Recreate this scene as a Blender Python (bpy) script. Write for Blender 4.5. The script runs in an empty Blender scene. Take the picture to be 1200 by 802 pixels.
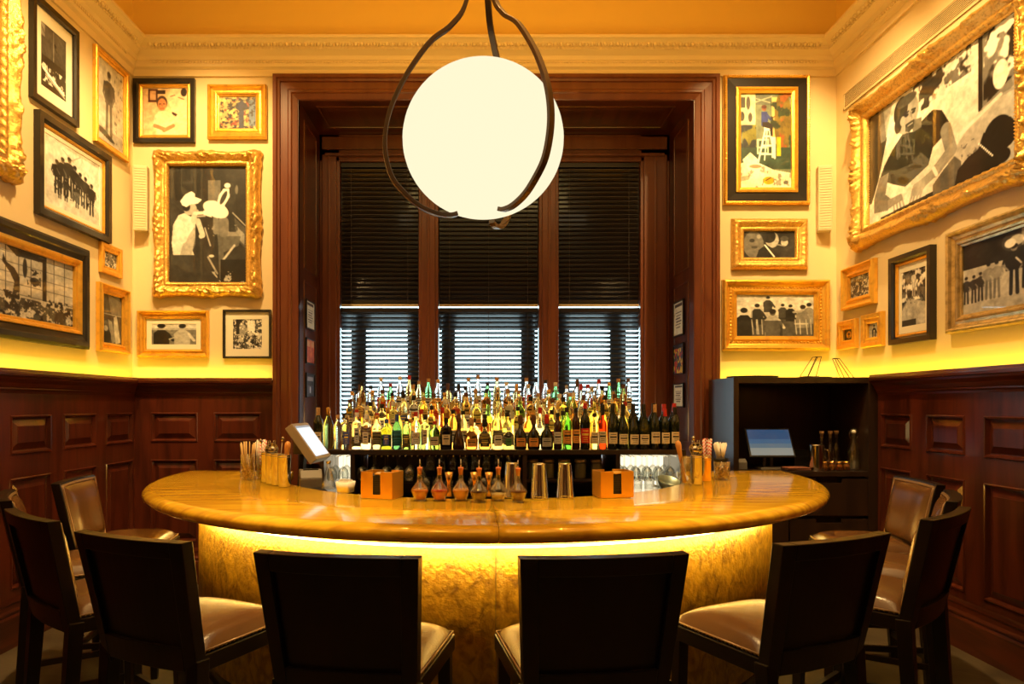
import bpy, math, random
import numpy as np
from mathutils import Vector, Matrix
R = math.radians
PI = math.pi
random.seed(7)
rng = np.random.RandomState(11)
sc = bpy.context.scene
COL = sc.collection

# ------------------------------------------------------------------ camera, sky, big lights, exposure
F = 800.0            # focal length in pixels of the 1200 px frame
EYE = 1.53
cam_d = bpy.data.cameras.new('camera')
cam_d.sensor_width = 36.0; cam_d.lens = 24.0
cam_d.shift_x = 35.0/1200.0; cam_d.shift_y = 73.0/1200.0
cam_d.clip_start = 0.05; cam_d.clip_end = 100
cam = bpy.data.objects.new('camera', cam_d); COL.objects.link(cam)
cam.location = (0, 0, EYE); cam.rotation_euler = (R(90), 0, 0)
sc.camera = cam

sc.view_settings.view_transform = 'Standard'
sc.view_settings.look = 'None'
sc.view_settings.gamma = 1
sc.view_settings.use_curve_mapping = False
sc.view_settings.exposure = 0.85
sc.cycles.use_denoising = True
sc.cycles.caustics_reflective = False
sc.cycles.caustics_refractive = False
sc.cycles.max_bounces = 10
sc.cycles.diffuse_bounces = 4
sc.cycles.glossy_bounces = 4
sc.cycles.transmission_bounces = 8
sc.cycles.transparent_max_bounces = 12
sc.cycles.sample_clamp_indirect = 6

w = bpy.data.worlds.new('overcast_sky'); sc.world = w
w.use_nodes = True
w.node_tree.nodes['Background'].inputs[0].default_value = (0.74, 0.93, 1.0, 1)
w.node_tree.nodes['Background'].inputs[1].default_value = 3.6

def light(name, kind, loc, target, energy, color, **kw):
    d = bpy.data.lights.new(name, kind); d.energy = energy; d.color = color
    for k, v in kw.items(): setattr(d, k, v)
    o = bpy.data.objects.new(name, d); COL.objects.link(o)
    o.location = loc
    dv = Vector(target) - Vector(loc)
    o.rotation_euler = dv.to_track_quat('-Z', 'Y').to_euler()
    return o
WARM = (1.0, 0.66, 0.26)
WARM2 = (1.0, 0.56, 0.10)
# window portals: daylight enters through the three panes
light('daylight_portal', 'AREA', (0.05, 7.0, 2.0), (0.05, 0, 2.0), 1, (1, 1, 1), shape='RECTANGLE', size=3.2, size_y=1.3).data.cycles.is_portal = True
# ceiling downlights of the room
SPOTS = [((-2.25, 4.05, 5.1), (-2.3, 5.84, 2.9), 290, 62), ((2.35, 4.05, 5.1), (2.45, 5.84, 2.9), 290, 62),
         ((-1.35, 3.9, 5.1), (-2.99, 4.7, 2.6), 240, 60), ((1.35, 3.9, 5.1), (3.03, 4.7, 2.6), 240, 60),
         ((-0.9, 1.6, 5.1), (-1.6, 2.6, 0.8), 22, 70), ((0.9, 1.6, 5.1), (1.6, 2.6, 0.8), 22, 70),
         ((0.0, 3.3, 5.1), (0.0, 3.1, 1.05), 330, 40), ((-1.25, 3.6, 5.1), (-1.3, 3.7, 1.05), 330, 40), ((1.25, 3.6, 5.1), (1.3, 3.7, 1.05), 330, 40)]
for i, (p, t, e, ang) in enumerate(SPOTS):
    light('ceiling_downlight', 'SPOT', p, t, e, WARM, spot_size=R(ang), spot_blend=0.7, shadow_soft_size=0.04)
# unseen fill lights, added: soft ambient from above, and amber light onto the ceiling
light('ambient_fill', 'AREA', (0, 2.2, 5.1), (0, 2.6, 0), 44, WARM, shape='RECTANGLE', size=4.6, size_y=4.0)
light('ceiling_fill', 'AREA', (0, 3.2, 3.3), (0, 3.6, 6), 46, WARM2, shape='RECTANGLE', size=3.6, size_y=2.4)

# ------------------------------------------------------------------ helpers
class MB:
    """collects shapes; build() links them as ONE mesh object"""
    def __init__(s): s.v = []; s.f = []; s.mi = []; s.sm = []
    def add(s, vs, fs, mi=0, smooth=False):
        b = len(s.v); s.v += [tuple(p) for p in vs]
        for f in fs: s.f.append(tuple(i+b for i in f)); s.mi.append(mi); s.sm.append(smooth)
        return s
    def box(s, x0, y0, z0, x1, y1, z1, mi=0, rot=0, piv=None):
        x0, x1 = min(x0, x1), max(x0, x1); y0, y1 = min(y0, y1), max(y0, y1); z0, z1 = min(z0, z1), max(z0, z1)
        vs = [(x, y, z) for z in (z0, z1) for y in (y0, y1) for x in (x0, x1)]
        if rot:
            c, sn = math.cos(rot), math.sin(rot); px, py = piv or ((x0+x1)/2, (y0+y1)/2)
            vs = [(px+(x-px)*c-(y-py)*sn, py+(x-px)*sn+(y-py)*c, z) for x, y, z in vs]
        s.add(vs, [(0,2,3,1), (4,5,7,6), (0,1,5,4), (2,6,7,3), (0,4,6,2), (1,3,7,5)], mi); return s
    def hexa(s, vs, mi=0, smooth=False):
        s.add(vs, [(0,2,3,1), (4,5,7,6), (0,1,5,4), (2,6,7,3), (0,4,6,2), (1,3,7,5)], mi, smooth); return s
    def beam(s, p, q, w_, h_=None, mi=0, up=(0,0,1), w2=None, h2=None):
        p = Vector(p); q = Vector(q); h_ = h_ or w_; w2 = w2 or w_; h2 = h2 or h_
        d = (q-p).normalized(); u = Vector(up)
        if abs(d.dot(u)) > .99: u = Vector((0, 1, 0))
        a = d.cross(u).normalized(); b = a.cross(d).normalized()
        vs = [p-a*w_/2-b*h_/2, p+a*w_/2-b*h_/2, p-a*w_/2+b*h_/2, p+a*w_/2+b*h_/2,
              q-a*w2/2-b*h2/2, q+a*w2/2-b*h2/2, q-a*w2/2+b*h2/2, q+a*w2/2+b*h2/2]
        s.hexa(vs, mi); return s
    def lathe(s, prof, c=(0,0,0), seg=24, mi=0, sq=None, caps=True, mis=None, depth=1.0):
        """prof: (r, z); sq: per ring squareness 0..1"""
        vs = []; fs = []
        for k, (r, z) in enumerate(prof):
            q = sq[k] if sq else 0
            for i in range(seg):
                a = 2*PI*(i+.5)/seg; ca, sa = math.cos(a), math.sin(a)
                if q:
                    n = 2+q*8; m = (abs(ca)**n+abs(sa)**n)**(-1/n)
                else: m = 1
                vs.append((c[0]+r*ca*m, c[1]+r*sa*m*depth, c[2]+z))
        for k in range(len(prof)-1):
            for i in range(seg):
                j = (i+1) % seg
                fs.append((k*seg+i, k*seg+j, (k+1)*seg+j, (k+1)*seg+i))
        b = len(s.v); s.v += vs
        for n, f in enumerate(fs):
            s.f.append(tuple(i+b for i in f)); s.mi.append(mis[n//seg] if mis else mi); s.sm.append(True)
        if caps:
            s.f.append(tuple(b+i for i in reversed(range(seg)))); s.mi.append(mis[0] if mis else mi); s.sm.append(False)
            k = (len(prof)-1)*seg
            s.f.append(tuple(b+k+i for i in range(seg))); s.mi.append(mis[-1] if mis else mi); s.sm.append(False)
        return s
    def tube(s, pts, r, seg=8, mi=0, flat=1.0, closed=False):
        pts = [Vector(p) for p in pts]; n = len(pts); vs = []; prev = None
        for k, p in enumerate(pts):
            if closed: d = pts[(k+1) % n]-pts[k-1]
            else: d = pts[min(k+1, n-1)]-pts[max(k-1, 0)]
            d.normalize()
            if prev is None:
                u = Vector((0, 0, 1)) if abs(d.z) < .9 else Vector((1, 0, 0))
                a = d.cross(u).normalized()
            else:
                a = (prev - d*prev.dot(d)).normalized()
            prev = a; b = d.cross(a)
            rr = r[k] if isinstance(r, (list, tuple)) else r
            for i in range(seg):
                t = 2*PI*i/seg
                vs.append(p + a*rr*math.cos(t) + b*rr*flat*math.sin(t))
        fs = []
        for k in range(n if closed else n-1):
            for i in range(seg):
                j = (i+1) % seg; k2 = (k+1) % n
                fs.append((k*seg+i, k*seg+j, k2*seg+j, k2*seg+i))
        if not closed:
            fs.append(tuple(reversed(range(seg)))); fs.append(tuple((n-1)*seg+i for i in range(seg)))
        s.add(vs, fs, mi, True); return s
    def sphere(s, c, r, mi=0, seg=16, rings=10, sz=1.0):
        prof = [(max(1e-4, r*math.sin(PI*k/rings)), -r*sz*math.cos(PI*k/rings)) for k in range(rings+1)]
        s.lathe(prof, c, seg, mi, caps=False); return s
    def sweep(s, prof, p0, p1, mi=0, inward=(0,-1,0), e0=0, e1=0, smooth=False):
        """profile (offset, z) swept from p0 to p1; e0/e1: mitre (length grows by e*offset)"""
        p0 = Vector(p0); p1 = Vector(p1); d = (p1-p0).normalized(); w_ = Vector(inward)
        vs = []
        for off, z in prof: vs.append(p0 + w_*off + d*(e0*off) + Vector((0,0,z)))
        for off, z in prof: vs.append(p1 + w_*off + d*(e1*off) + Vector((0,0,z)))
        n = len(prof); fs = [(i, i+1, n+i+1, n+i) for i in range(n-1)]
        fs += [tuple(range(n)), tuple(reversed(range(n, 2*n)))]
        s.add(vs, fs, mi, smooth); return s
    def grid(s, fn, nu, nv, mi=0, smooth=True, flip=False):
        vs = [fn(i/nu, j/nv) for j in range(nv+1) for i in range(nu+1)]
        fs = []
        for j in range(nv):
            for i in range(nu):
                a = j*(nu+1)+i; q = (a, a+1, a+nu+2, a+nu+1)
                fs.append(q[::-1] if flip else q)
        s.add(vs, fs, mi, smooth); return s
    def mesh(s, name, mats):
        me = bpy.data.meshes.new(name)
        me.from_pydata(s.v, [], s.f)
        for m in (mats if isinstance(mats, (list, tuple)) else [mats]): me.materials.append(m)
        me.polygons.foreach_set('material_index', s.mi)
        me.polygons.foreach_set('use_smooth', s.sm)
        me.update(); return me
    def build(s, name, mats, parent=None, bevel=0, loc=None, rot=None, recalc=False, segs=2):
        me = s.mesh(name, mats)
        if recalc:
            import bmesh
            bm = bmesh.new(); bm.from_mesh(me); bmesh.ops.recalc_face_normals(bm, faces=bm.faces); bm.to_mesh(me); bm.free()
        o = bpy.data.objects.new(name, me); COL.objects.link(o)
        if parent: o.parent = parent
        if loc: o.location = loc
        if rot: o.rotation_euler = rot
        if bevel:
            b = o.modifiers.new('bevel', 'BEVEL'); b.width = bevel; b.segments = segs; b.limit_method = 'ANGLE'; b.angle_limit = R(40)
        return o

def mobj(name, me, parent=None, loc=None):
    o = bpy.data.objects.new(name, me); COL.objects.link(o)
    if parent: o.parent = parent
    if loc: o.location = loc
    return o
def tag(o, label=None, cat=None, group=None, kind=None):
    if label: o['label'] = label
    if cat: o['category'] = cat
    if group: o['group'] = group
    if kind: o['kind'] = kind
    return o
def thing(name, label, cat, loc=(0,0,0), rz=0, group=None):
    o = bpy.data.objects.new(name, None); COL.objects.link(o)
    o.location = loc; o.rotation_euler = (0, 0, rz); o.empty_display_size = .1
    return tag(o, label, cat, group)
def struct(o): return tag(o, kind='structure')
def sempty(name, loc=(0,0,0), rz=0):
    o = bpy.data.objects.new(name, None); COL.objects.link(o); o.location = loc; o.rotation_euler = (0,0,rz)
    return struct(o)
def copy_tree(o, parent=None):
    c = o.copy(); COL.objects.link(c)
    if parent: c.parent = parent
    for ch in list(o.children): copy_tree(ch, c)
    return c

# ------------------------------------------------------------------ materials
def srgb(r, g, b):
    f = lambda c: (c/255/12.92) if c/255 <= .04045 else ((c/255+.055)/1.055)**2.4
    return (f(r), f(g), f(b))
def mat(name, col, rough=.5, metal=0, coat=0, coatr=.05, trans=0, ior=1.45, emit=None, es=1.0, spec=.5, alpha=1,
        noise=None, bump=None, rnoise=None, sheen=0):
    """noise: (col2, scale, (sx,sy,sz), lo, hi[, detail, distortion]); bump: (scale, strength, (sx,sy,sz))"""
    m = bpy.data.materials.new(name); m.use_nodes = True
    nt = m.node_tree; N = nt.nodes; L = nt.links; p = N['Principled BSDF']
    I = p.inputs
    I['Base Color'].default_value = (*col, 1); I['Roughness'].default_value = rough; I['Metallic'].default_value = metal
    I['Coat Weight'].default_value = coat; I['Coat Roughness'].default_value = coatr
    I['Transmission Weight'].default_value = trans; I['IOR'].default_value = ior
    I['Specular IOR Level'].default_value = spec; I['Alpha'].default_value = alpha
    if emit: I['Emission Color'].default_value = (*emit, 1); I['Emission Strength'].default_value = es
    def tc(scale):
        t = N.new('ShaderNodeTexCoord'); mp = N.new('ShaderNodeMapping'); mp.inputs['Scale'].default_value = scale
        L.new(t.outputs['Object'], mp.inputs[0]); return mp
    def nz(scale, sc3, det=6, dist=0):
        n = N.new('ShaderNodeTexNoise'); n.inputs['Scale'].default_value = scale; n.inputs['Detail'].default_value = det
        n.inputs['Distortion'].default_value = dist; L.new(tc(sc3).outputs[0], n.inputs[0]); return n
    if noise:
        c2, scale, s3, lo, hi = noise[:5]; det = noise[5] if len(noise) > 5 else 6; dist = noise[6] if len(noise) > 6 else 0
        n = nz(scale, s3, det, dist); r = N.new('ShaderNodeValToRGB')
        r.color_ramp.elements[0].position = lo; r.color_ramp.elements[1].position = hi
        r.color_ramp.elements[0].color = (*col, 1); r.color_ramp.elements[1].color = (*c2, 1)
        L.new(n.outputs[0], r.inputs[0]); L.new(r.outputs[0], I['Base Color'])
    if bump:
        n = nz(bump[0], bump[2] if len(bump) > 2 else (1,1,1)); b = N.new('ShaderNodeBump')
        b.inputs['Strength'].default_value = bump[1]; b.inputs['Distance'].default_value = .01
        L.new(n.outputs[0], b.inputs['Height']); L.new(b.outputs[0], I['Normal'])
    if rnoise:
        n = nz(rnoise[0], (1,1,1)); r = N.new('ShaderNodeMapRange')
        r.inputs['To Min'].default_value = rnoise[1]; r.inputs['To Max'].default_value = rnoise[2]
        L.new(n.outputs[0], r.inputs[0]); L.new(r.outputs[0], I['Roughness'])
    return m
def emis(name, col, s):
    m = bpy.data.materials.new(name); m.use_nodes = True; nt = m.node_tree; nt.nodes.clear()
    e = nt.nodes.new('ShaderNodeEmission'); o = nt.nodes.new('ShaderNodeOutputMaterial')
    e.inputs[0].default_value = (*col, 1); e.inputs[1].default_value = s; nt.links.new(e.outputs[0], o.inputs[0]); return m

PLASTER = mat('cream_plaster', (.78, .61, .34), .75, bump=(60, .05))
PLASTER_UP = mat('ceiling_plaster', (.82, .56, .13), .8)
MAHOG = mat('mahogany', (.105, .021, .009), .30, coat=.5, coatr=.08, noise=((.042, .009, .004), 9, (1, 1, .12), .38, .68, 8, 1.2), bump=(40, .04, (1,1,.1)))
MAHOG_L = mat('mahogany_casing', (.15, .040, .014), .34, coat=.35, coatr=.12, noise=((.10, .022, .008), 9, (1, 1, .12), .38, .68, 8, 1.0), bump=(40, .04, (1,1,.1)))
MAHOG_H = mat('mahogany_cross_grain', (.12, .025, .010), .28, coat=.35, coatr=.12, noise=((.042, .009, .004), 9, (.12, .12, 1), .38, .68, 8, 1.2))
ESPRESSO = mat('espresso_wood', (.009, .005, .004), .32, coat=.2, coatr=.2, noise=((.005, .003, .0025), 14, (1, 1, .1), .4, .7))
CABWOOD = mat('cabinet_wood', (.034, .017, .010), .35, coat=.2, coatr=.25, noise=((.018, .010, .007), 12, (1, 1, .1), .35, .7))
LEATHER = mat('brown_leather', (.12, .055, .018), .27, coat=.12, coatr=.15, spec=.5, noise=((.09, .04, .016), 5, (1,1,1), .35, .7), bump=(140, .12))
PIPING = mat('leather_piping', (.30, .19, .10), .35, metal=.3)
NAIL = mat('brass_nailhead', (.55, .38, .18), .3, metal=.9)
GOLD = mat('gilt_frame', (.90, .50, .07), .30, metal=.65, noise=((.55, .28, .06), 18, (1,1,1), .50, .85), bump=(55, .25))
GOLD_O = mat('gilt_ornament', (.84, .52, .13), .32, metal=.7, noise=((.42, .20, .04), 60, (1,1,1), .48, .80), bump=(120, .35))
GOLD_P = mat('pale_gilt', (.70, .52, .24), .3, metal=.7, noise=((.34, .24, .10), 20, (1,1,1), .45, .75), bump=(60, .2))
GOLD_S = mat('satin_gold_sheet', (.88, .48, .07), .32, metal=.6)
BLACKF = mat('black_frame', (.012, .010, .009), .3, coat=.3)
MATB = mat('cream_mat_board', (.80, .74, .58), .8)
STEEL = mat('polished_steel', (.62, .60, .56), .08, metal=1)
BRASS = mat('brass', (.85, .52, .16), .22, metal=1)
def thin_glass(name, tint=(.97, .98, .97), ior=1.45):
    m = bpy.data.materials.new(name); m.use_nodes = True; nt = m.node_tree; nt.nodes.clear(); N = nt.nodes.new; L = nt.links.new
    o = N('ShaderNodeOutputMaterial'); mx = N('ShaderNodeMixShader'); t = N('ShaderNodeBsdfTransparent'); g = N('ShaderNodeBsdfGlossy')
    f = N('ShaderNodeLayerWeight'); f.inputs[0].default_value = .22
    r_ = N('ShaderNodeMapRange'); r_.inputs['To Min'].default_value = .05; r_.inputs['To Max'].default_value = .85
    t.inputs[0].default_value = (*tint, 1); g.inputs['Roughness'].default_value = .03
    L(f.outputs['Facing'], r_.inputs[0]); L(r_.outputs[0], mx.inputs[0]); L(t.outputs[0], mx.inputs[1]); L(g.outputs[0], mx.inputs[2]); L(mx.outputs[0], o.inputs[0])
    return m
GLASS = thin_glass('clear_glass')
PANE = thin_glass('window_glass', (.95, 1, 1))
for n_ in PANE.node_tree.nodes:
    if n_.type == 'MAP_RANGE': n_.inputs['To Max'].default_value = .2
BLACKP = mat('black_plastic', (.012, .012, .013), .4)
GREYP = mat('grey_plastic', (.16, .14, .12), .45)
TANP = mat('silver_tan_plastic', (.42, .36, .28), .38, metal=.3)
WHITEP = mat('white_plastic', (.85, .84, .8), .5)
BLIND = mat('dark_blind_slat', (.015, .011, .010), .28, coat=.4)
SASH = mat('dark_sash', (.03, .028, .026), .5)
BRONZE = mat('dark_bronze', (.12, .075, .04), .4, metal=.75)
BEIGE = mat('cream_speaker_plastic', (.66, .55, .33), .6)
PRINT = None
def make_print():
    m = bpy.data.materials.new('photographic_print'); m.use_nodes = True; nt = m.node_tree
    p = nt.nodes['Principled BSDF']; a = nt.nodes.new('ShaderNodeVertexColor'); a.layer_name = 'Col'
    nt.links.new(a.outputs[0], p.inputs['Base Color']); p.inputs['Roughness'].default_value = .5
    p.inputs['Coat Weight'].default_value = .8; p.inputs['Coat Roughness'].default_value = .02
    return m
PRINT = make_print()
FLOOR = mat('stone_floor', (.12, .09, .055), .5, noise=((.065, .048, .03), 3, (1,1,1), .35, .65, 10, 1.0), bump=(30, .1))

# ------------------------------------------------------------------ the room
YB = 5.84; XL = -2.99; XR = 3.03; ZC = 5.2; YF = -1.6
def L_Y(px, off=0): return (-XL-off)*F/(565-px)          # depth on the left wall under picture column px, off = distance from the wall
def R_Y(px, off=0): return (XR-off)*F/(px-565)
def zz(py, Y): return EYE+(474-py)*Y/F
def xx(px, Y): return (px-565)*Y/F

b = MB(); b.box(XL-.2, YF-.2, -.15, XR+.2, 7.6, 0); struct(b.build('floor', FLOOR))
b = MB(); b.box(XL-.2, YF-.2, ZC, XR+.2, YB+.2, ZC+.12); struct(b.build('ceiling', PLASTER_UP))
OX0, OX1, OZ1 = -1.60, 1.84, 4.15       # opening in the back wall
b = MB(); b.box(XL-.2, YB, 0, OX0, YB+.12, 4.6).box(OX1, YB, 0, XR+.2, YB+.12, 4.6).box(OX0, YB, OZ1, OX1, YB+.12, 4.6)
b.box(XL-.2, YB, 4.6, XR+.2, YB+.12, ZC, 1)
wb = struct(b.build('wall_back', [PLASTER, PLASTER_UP]))
b = MB(); b.box(XL-.2, YF-.2, 0, XL, YB, 4.6).box(XL-.2, YF-.2, 4.6, XL, YB, ZC, 1); wl = struct(b.build('wall_left', [PLASTER, PLASTER_UP]))
b = MB(); b.box(XR, YF-.2, 0, XR+.2, YB, 4.6).box(XR, YF-.2, 4.6, XR+.2, YB, ZC, 1); wr = struct(b.build('wall_right', [PLASTER, PLASTER_UP]))
b = MB(); b.box(XL, YF-.2, 0, XR, YF, 3.6, 1).box(XL, YF-.2, 3.6, XR, YF, ZC); wf = struct(b.build('wall_front', [PLASTER, MAHOG]))

# cornice
CP = [(0,4.33), (.018,4.33), (.018,4.385), (.045,4.40), (.05,4.42), (.05,4.445), (.06,4.45), (.075,4.475), (.12,4.497), (.13,4.50), (.13,4.53), (.165,4.55), (.185,4.56), (.2,4.565), (.2,4.588), (0,4.6)]
def cornice(name, p0, p1, inward, e0, e1):
    b = MB(); b.sweep(CP, p0, p1, 0, inward, e0, e1)
    p0 = Vector(p0); p1 = Vector(p1); d = (p1-p0); Ln = d.length; d.normalize(); w_ = Vector(inward)
    def bx(t, ln, off, dep, z0, z1, rot=0):
        a = p0 + d*t; q = [a + w_*off, a + w_*(off+dep)]
        vs = [Vector((0,0,z)) + q[j] + d*(k*ln) for z in (z0, z1) for j in (0, 1) for k in (0, 1)]
        b.hexa(vs)
    t = .2
    while t < Ln-.2:      # fine dentils
        bx(t, .013, .048, .014, 4.424, 4.442); t += .026
    t = .2
    while t < Ln-.2:      # bead course
        bx(t, .016, .128, .014, 4.503, 4.514); t += .03
    t = .22
    k = 0
    while t < Ln-.2:      # leaf course
        a = p0+d*t
        c = a + w_*.147 + Vector((0,0,4.535))
        b.sphere(tuple(c), .016, 0, 6, 4, 1.2)
        bx(t+.025, .008, .135, .02, 4.52, 4.55); t += .052
    return struct(b.build(name, PLASTER))
cornice('trim_1', (XL, YB, 0), (XR, YB, 0), (0,-1,0), 1, -1)
cornice('trim_2', (XL, YF, 0), (XL, YB, 0), (1,0,0), 0, -1)
cornice('trim_3', (XR, YF, 0), (XR, YB, 0), (-1,0,0), 0, -1)

# wainscot: built in wall coordinates (x along wall, -y out of the wall)
def rpanel(b, x0, x1, z0, z1, yo=-.03):
    """frame moulding plus raised field"""
    def ring(d0, y0, d1, y1, mi=0):
        o = [(x0+d0, z0+d0), (x1-d0, z0+d0), (x1-d0, z1-d0), (x0+d0, z1-d0)]
        i = [(x0+d1, z0+d1), (x1-d1, z0+d1), (x1-d1, z1-d1), (x0+d1, z1-d1)]
        vs = [(x, y0, z) for x, z in o]+[(x, y1, z) for x, z in i]
        b.add(vs, [(k, (k+1) % 4, 4+(k+1) % 4, 4+k) for k in range(4)], mi)
    ring(0, yo, .006, yo-.008); ring(.006, yo-.008, .014, yo-.006); ring(.014, yo-.006, .024, yo+.018)
    ring(.024, yo+.018, .03, yo+.018); ring(.03, yo+.018, .07, yo+.002); ring(.07, yo+.002, .072, yo-.001)
    b.add([(x0+.072, yo-.001, z0+.072), (x1-.072, yo-.001, z0+.072), (x1-.072, yo-.001, z1-.072), (x0+.072, yo-.001, z1-.072)], [(0,1,2,3)])
CAPP = [(0,1.60), (.032,1.60), (.036,1.615), (.045,1.625), (.045,1.635), (.05,1.64), (.062,1.665), (.085,1.69), (.09,1.705), (.1,1.71), (.102,1.725), (.102,1.735), (.095,1.74), (.095,1.752), (.085,1.752), (.085,1.735), (0,1.735)]
BASEP = [(0,0), (.05,0), (.05,.19), (.044,.2), (.04,.205), (.046,.215), (.046,.225), (.036,.24), (.034,.27), (.04,.28), (.036,.295), (.03,.31), (0,.31)]
def wainscot(parent, x0, x1, cols, loc, rz, n):
    b = MB(); zr = [(.36, 1.06), (1.21, 1.46)]
    edges = [x0]+[e for c in cols for e in c]+[x1]
    b.box(x0, -.03, .31, x1, 0, .36).box(x0, -.03, 1.06, x1, 0, 1.21).box(x0, -.03, 1.46, x1, 0, 1.60)
    for z0, z1 in zr:
        for k in range(0, len(edges), 2): b.box(edges[k], -.03, z0, edges[k+1], 0, z1)
    o = b.build('wainscot', MAHOG, parent, loc=loc, rot=(0,0,rz), recalc=True)
    for z0, z1 in zr:
        for c in cols:
            p = MB(); rpanel(p, c[0], c[1], z0, z1); p.build('raised_panel', MAHOG, o)
    b = MB(); b.sweep(CAPP, (x0, 0, 0), (x1, 0, 0)); b.build('wainscot_cap', MAHOG_H, parent, loc=loc, rot=(0,0,rz), recalc=True)
    b = MB(); b.sweep(BASEP, (x0, 0, 0), (x1, 0, 0)); bb = b.build('baseboard_'+n, MAHOG_H, None, loc=loc, rot=(0,0,rz), recalc=True); struct(bb)
cl = []; y = 5.78
while y > YF+.6: cl.append((y-.41, y)); y -= .545
cl = sorted(cl)
wainscot(wl, YF, YB, cl, (XL, 0, 0), R(90), 'left')
cr = []; y = 5.14
while y > YF+.6: cr.append((-y, -y+.37)); y -= .53
wainscot(wr, -5.175, -YF, sorted([c for c in cr if c[0] > -5.15]), (XR, 0, 0), R(-90), 'right')
wainscot(wb, XL, -1.77, [(-2.82, -2.42), (-2.285, -1.88)], (0, YB, 0), 0, 'back')

# LED coves in the trough behind the wainscot cap
COVE = (1.0, 0.62, 0.03)
def cove(loc, rz, length, e):
    d = bpy.data.lights.new('cove_light', 'AREA'); d.shape = 'RECTANGLE'; d.size = length; d.size_y = .02; d.energy = e; d.color = COVE
    o = bpy.data.objects.new('cove_light', d); COL.objects.link(o); o.location = loc
    o.rotation_euler = Matrix.Rotation(rz, 4, 'Z').to_euler()
    o.rotation_euler = (Matrix.Rotation(rz, 4, 'Z') @ Matrix.Rotation(R(180-18), 4, 'X')).to_euler()
cove((-2.38, YB-.06, 1.742), 0, 1.15, 1.3)
cove((2.52, YB-.06, 1.742), 0, 1.0, 1.2)
cove((XL+.06, 2.8, 1.742), R(90), 5.9, 6)
cove((XR-.06, 2.8, 1.742), R(-90), 5.9, 6)

# window casing (trim_4), jambs, soffit
CI0, CI1, CIZ = -1.562, 1.80, 4.12     # clear opening
b = MB()
CAS = [(0, 0), (0, .075), (.03, .08), (.04, .065), (.055, .06), (.06, .045), (.12, .05), (.13, .06), (.15, .062), (.16, .05), (.2, .04), (.208, .03), (.208, 0)]   # (distance from outer edge, projection)
def casing(b, x0, x1, z1):
    n = len(CAS)
    st = []
    for d, y in CAS:
        st.append([(x0+d, YB-y, 0), (x0+d, YB-y, z1-d), (x1-d, YB-y, z1-d), (x1-d, YB-y, 0)])
    vs = [p for s_ in st for p in s_]
    fs = []
    for k in range(n-1):
        for j in range(3): fs.append((k*4+j, k*4+j+1, (k+1)*4+j+1, (k+1)*4+j))
    b.add(vs, fs)
casing(b, -1.77, 2.01, 4.355 - .03)
struct(b.build('trim_4', MAHOG_L, recalc=True))
YW = 6.55
# jambs with raised panels
def jamb(name, X, sgn, rz):
    b = MB(); b.box(0, 0, 0, .76, .05, CIZ+.1)
    o = b.build(name, MAHOG, None, loc=(X, YB-.035 if rz > 0 else YW+.015, 0), rot=(0,0,rz)); struct(o)
    for z0, z1 in ((1.2, 2.62), (2.72, 4.02)):
        p = MB(); rpanel(p, .17, .62, z0, z1, 0.0); p.build('raised_panel', MAHOG, o)
    return o
jl = jamb('trim_5', CI0, 1, R(90))
jr = jamb('trim_6', CI1, -1, R(-90))
b = MB(); b.box(CI0, YB-.035, CIZ, CI1, YW+.17, CIZ+.06); so = struct(b.build('trim_7', MAHOG_H))
for x0, x1 in ((CI0+.12, -.25), (-.15, .42), (.52, CI1-.12)):
    p = MB(); rpanel(p, x0, x1, -.55, -.09, 0)
    q = p.build('soffit_panel', MAHOG, so, loc=(0, YB, CIZ)); q.rotation_euler = (R(90), 0, 0)
# window sill and wall below
b = MB(); b.box(CI0, YB, 1.02, CI1, YW+.1, 1.07).box(CI0, YB+.4, 0, CI1, YB+.45, 1.02); struct(b.build('trim_8', MAHOG_H))
# window frame: posts, mullions, head
b = MB()
for x0, x1 in ((CI0, -1.366), (-.61, -.42), (.545, .735), (1.52, CI1)):
    b.box(x0, YW, 1.07, x1, YW+.14, CIZ)
    b.box(x0+.03, YW-.025, 1.07, x1-.03, YW, 3.92)
    b.box((x0+x1)/2-.012, YW-.035, 1.07, (x0+x1)/2+.012, YW-.02, 3.92)
b.box(CI0, YW, 3.86, CI1, YW+.14, CIZ).box(CI0+.03, YW-.03, 3.97, CI1-.03, YW+.02, 4.09).box(CI0+.06, YW-.045, 3.90, CI1-.06, YW+.02, 3.93)
struct(b.build('trim_9', MAHOG_L, bevel=.006))
# sashes and panes
BAYS = [(-1.366, -.61, -1.156, -.743, [(-1.41, -1.30)]), (-.42, .545, -.27, .388, [(-.425, -.405), (.525, .55)]), (.735, 1.52, .869, 1.274, [(1.43, 1.57)])]
for i, (x0, x1, p0, p1, slits) in enumerate(BAYS):
    wn = sempty('window_%d' % (i+1), ((x0+x1)/2, 6.8, 1.07))
    ox = (x0+x1)/2
    holes = sorted([(p0, p1)]+slits)
    b = MB(); e = [x0-.19 if i == 0 else x0-.095]+[v for h in holes for v in h]+[x1+.19 if i == 2 else x1+.095]
    for k in range(0, len(e), 2):
        if e[k+1] > e[k]: b.box(e[k]-ox, -.02, 0, e[k+1]-ox, .02, 1.25)
    b.box(e[0]-ox, -.02, 1.25, e[-1]-ox, .02, 1.412).box(e[0]-ox, -.02, 1.442, e[-1]-ox, .02, 3.1)
    b.box(e[0]-ox, -.03, 1.22, e[-1]-ox, .01, 1.27)
    b.build('sash', SASH, wn)
    g = MB(); g.box(e[0]+.01-ox, .0, 0, e[-1]-.01-ox, .006, 1.5); g.build('pane', PANE, wn)
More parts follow.
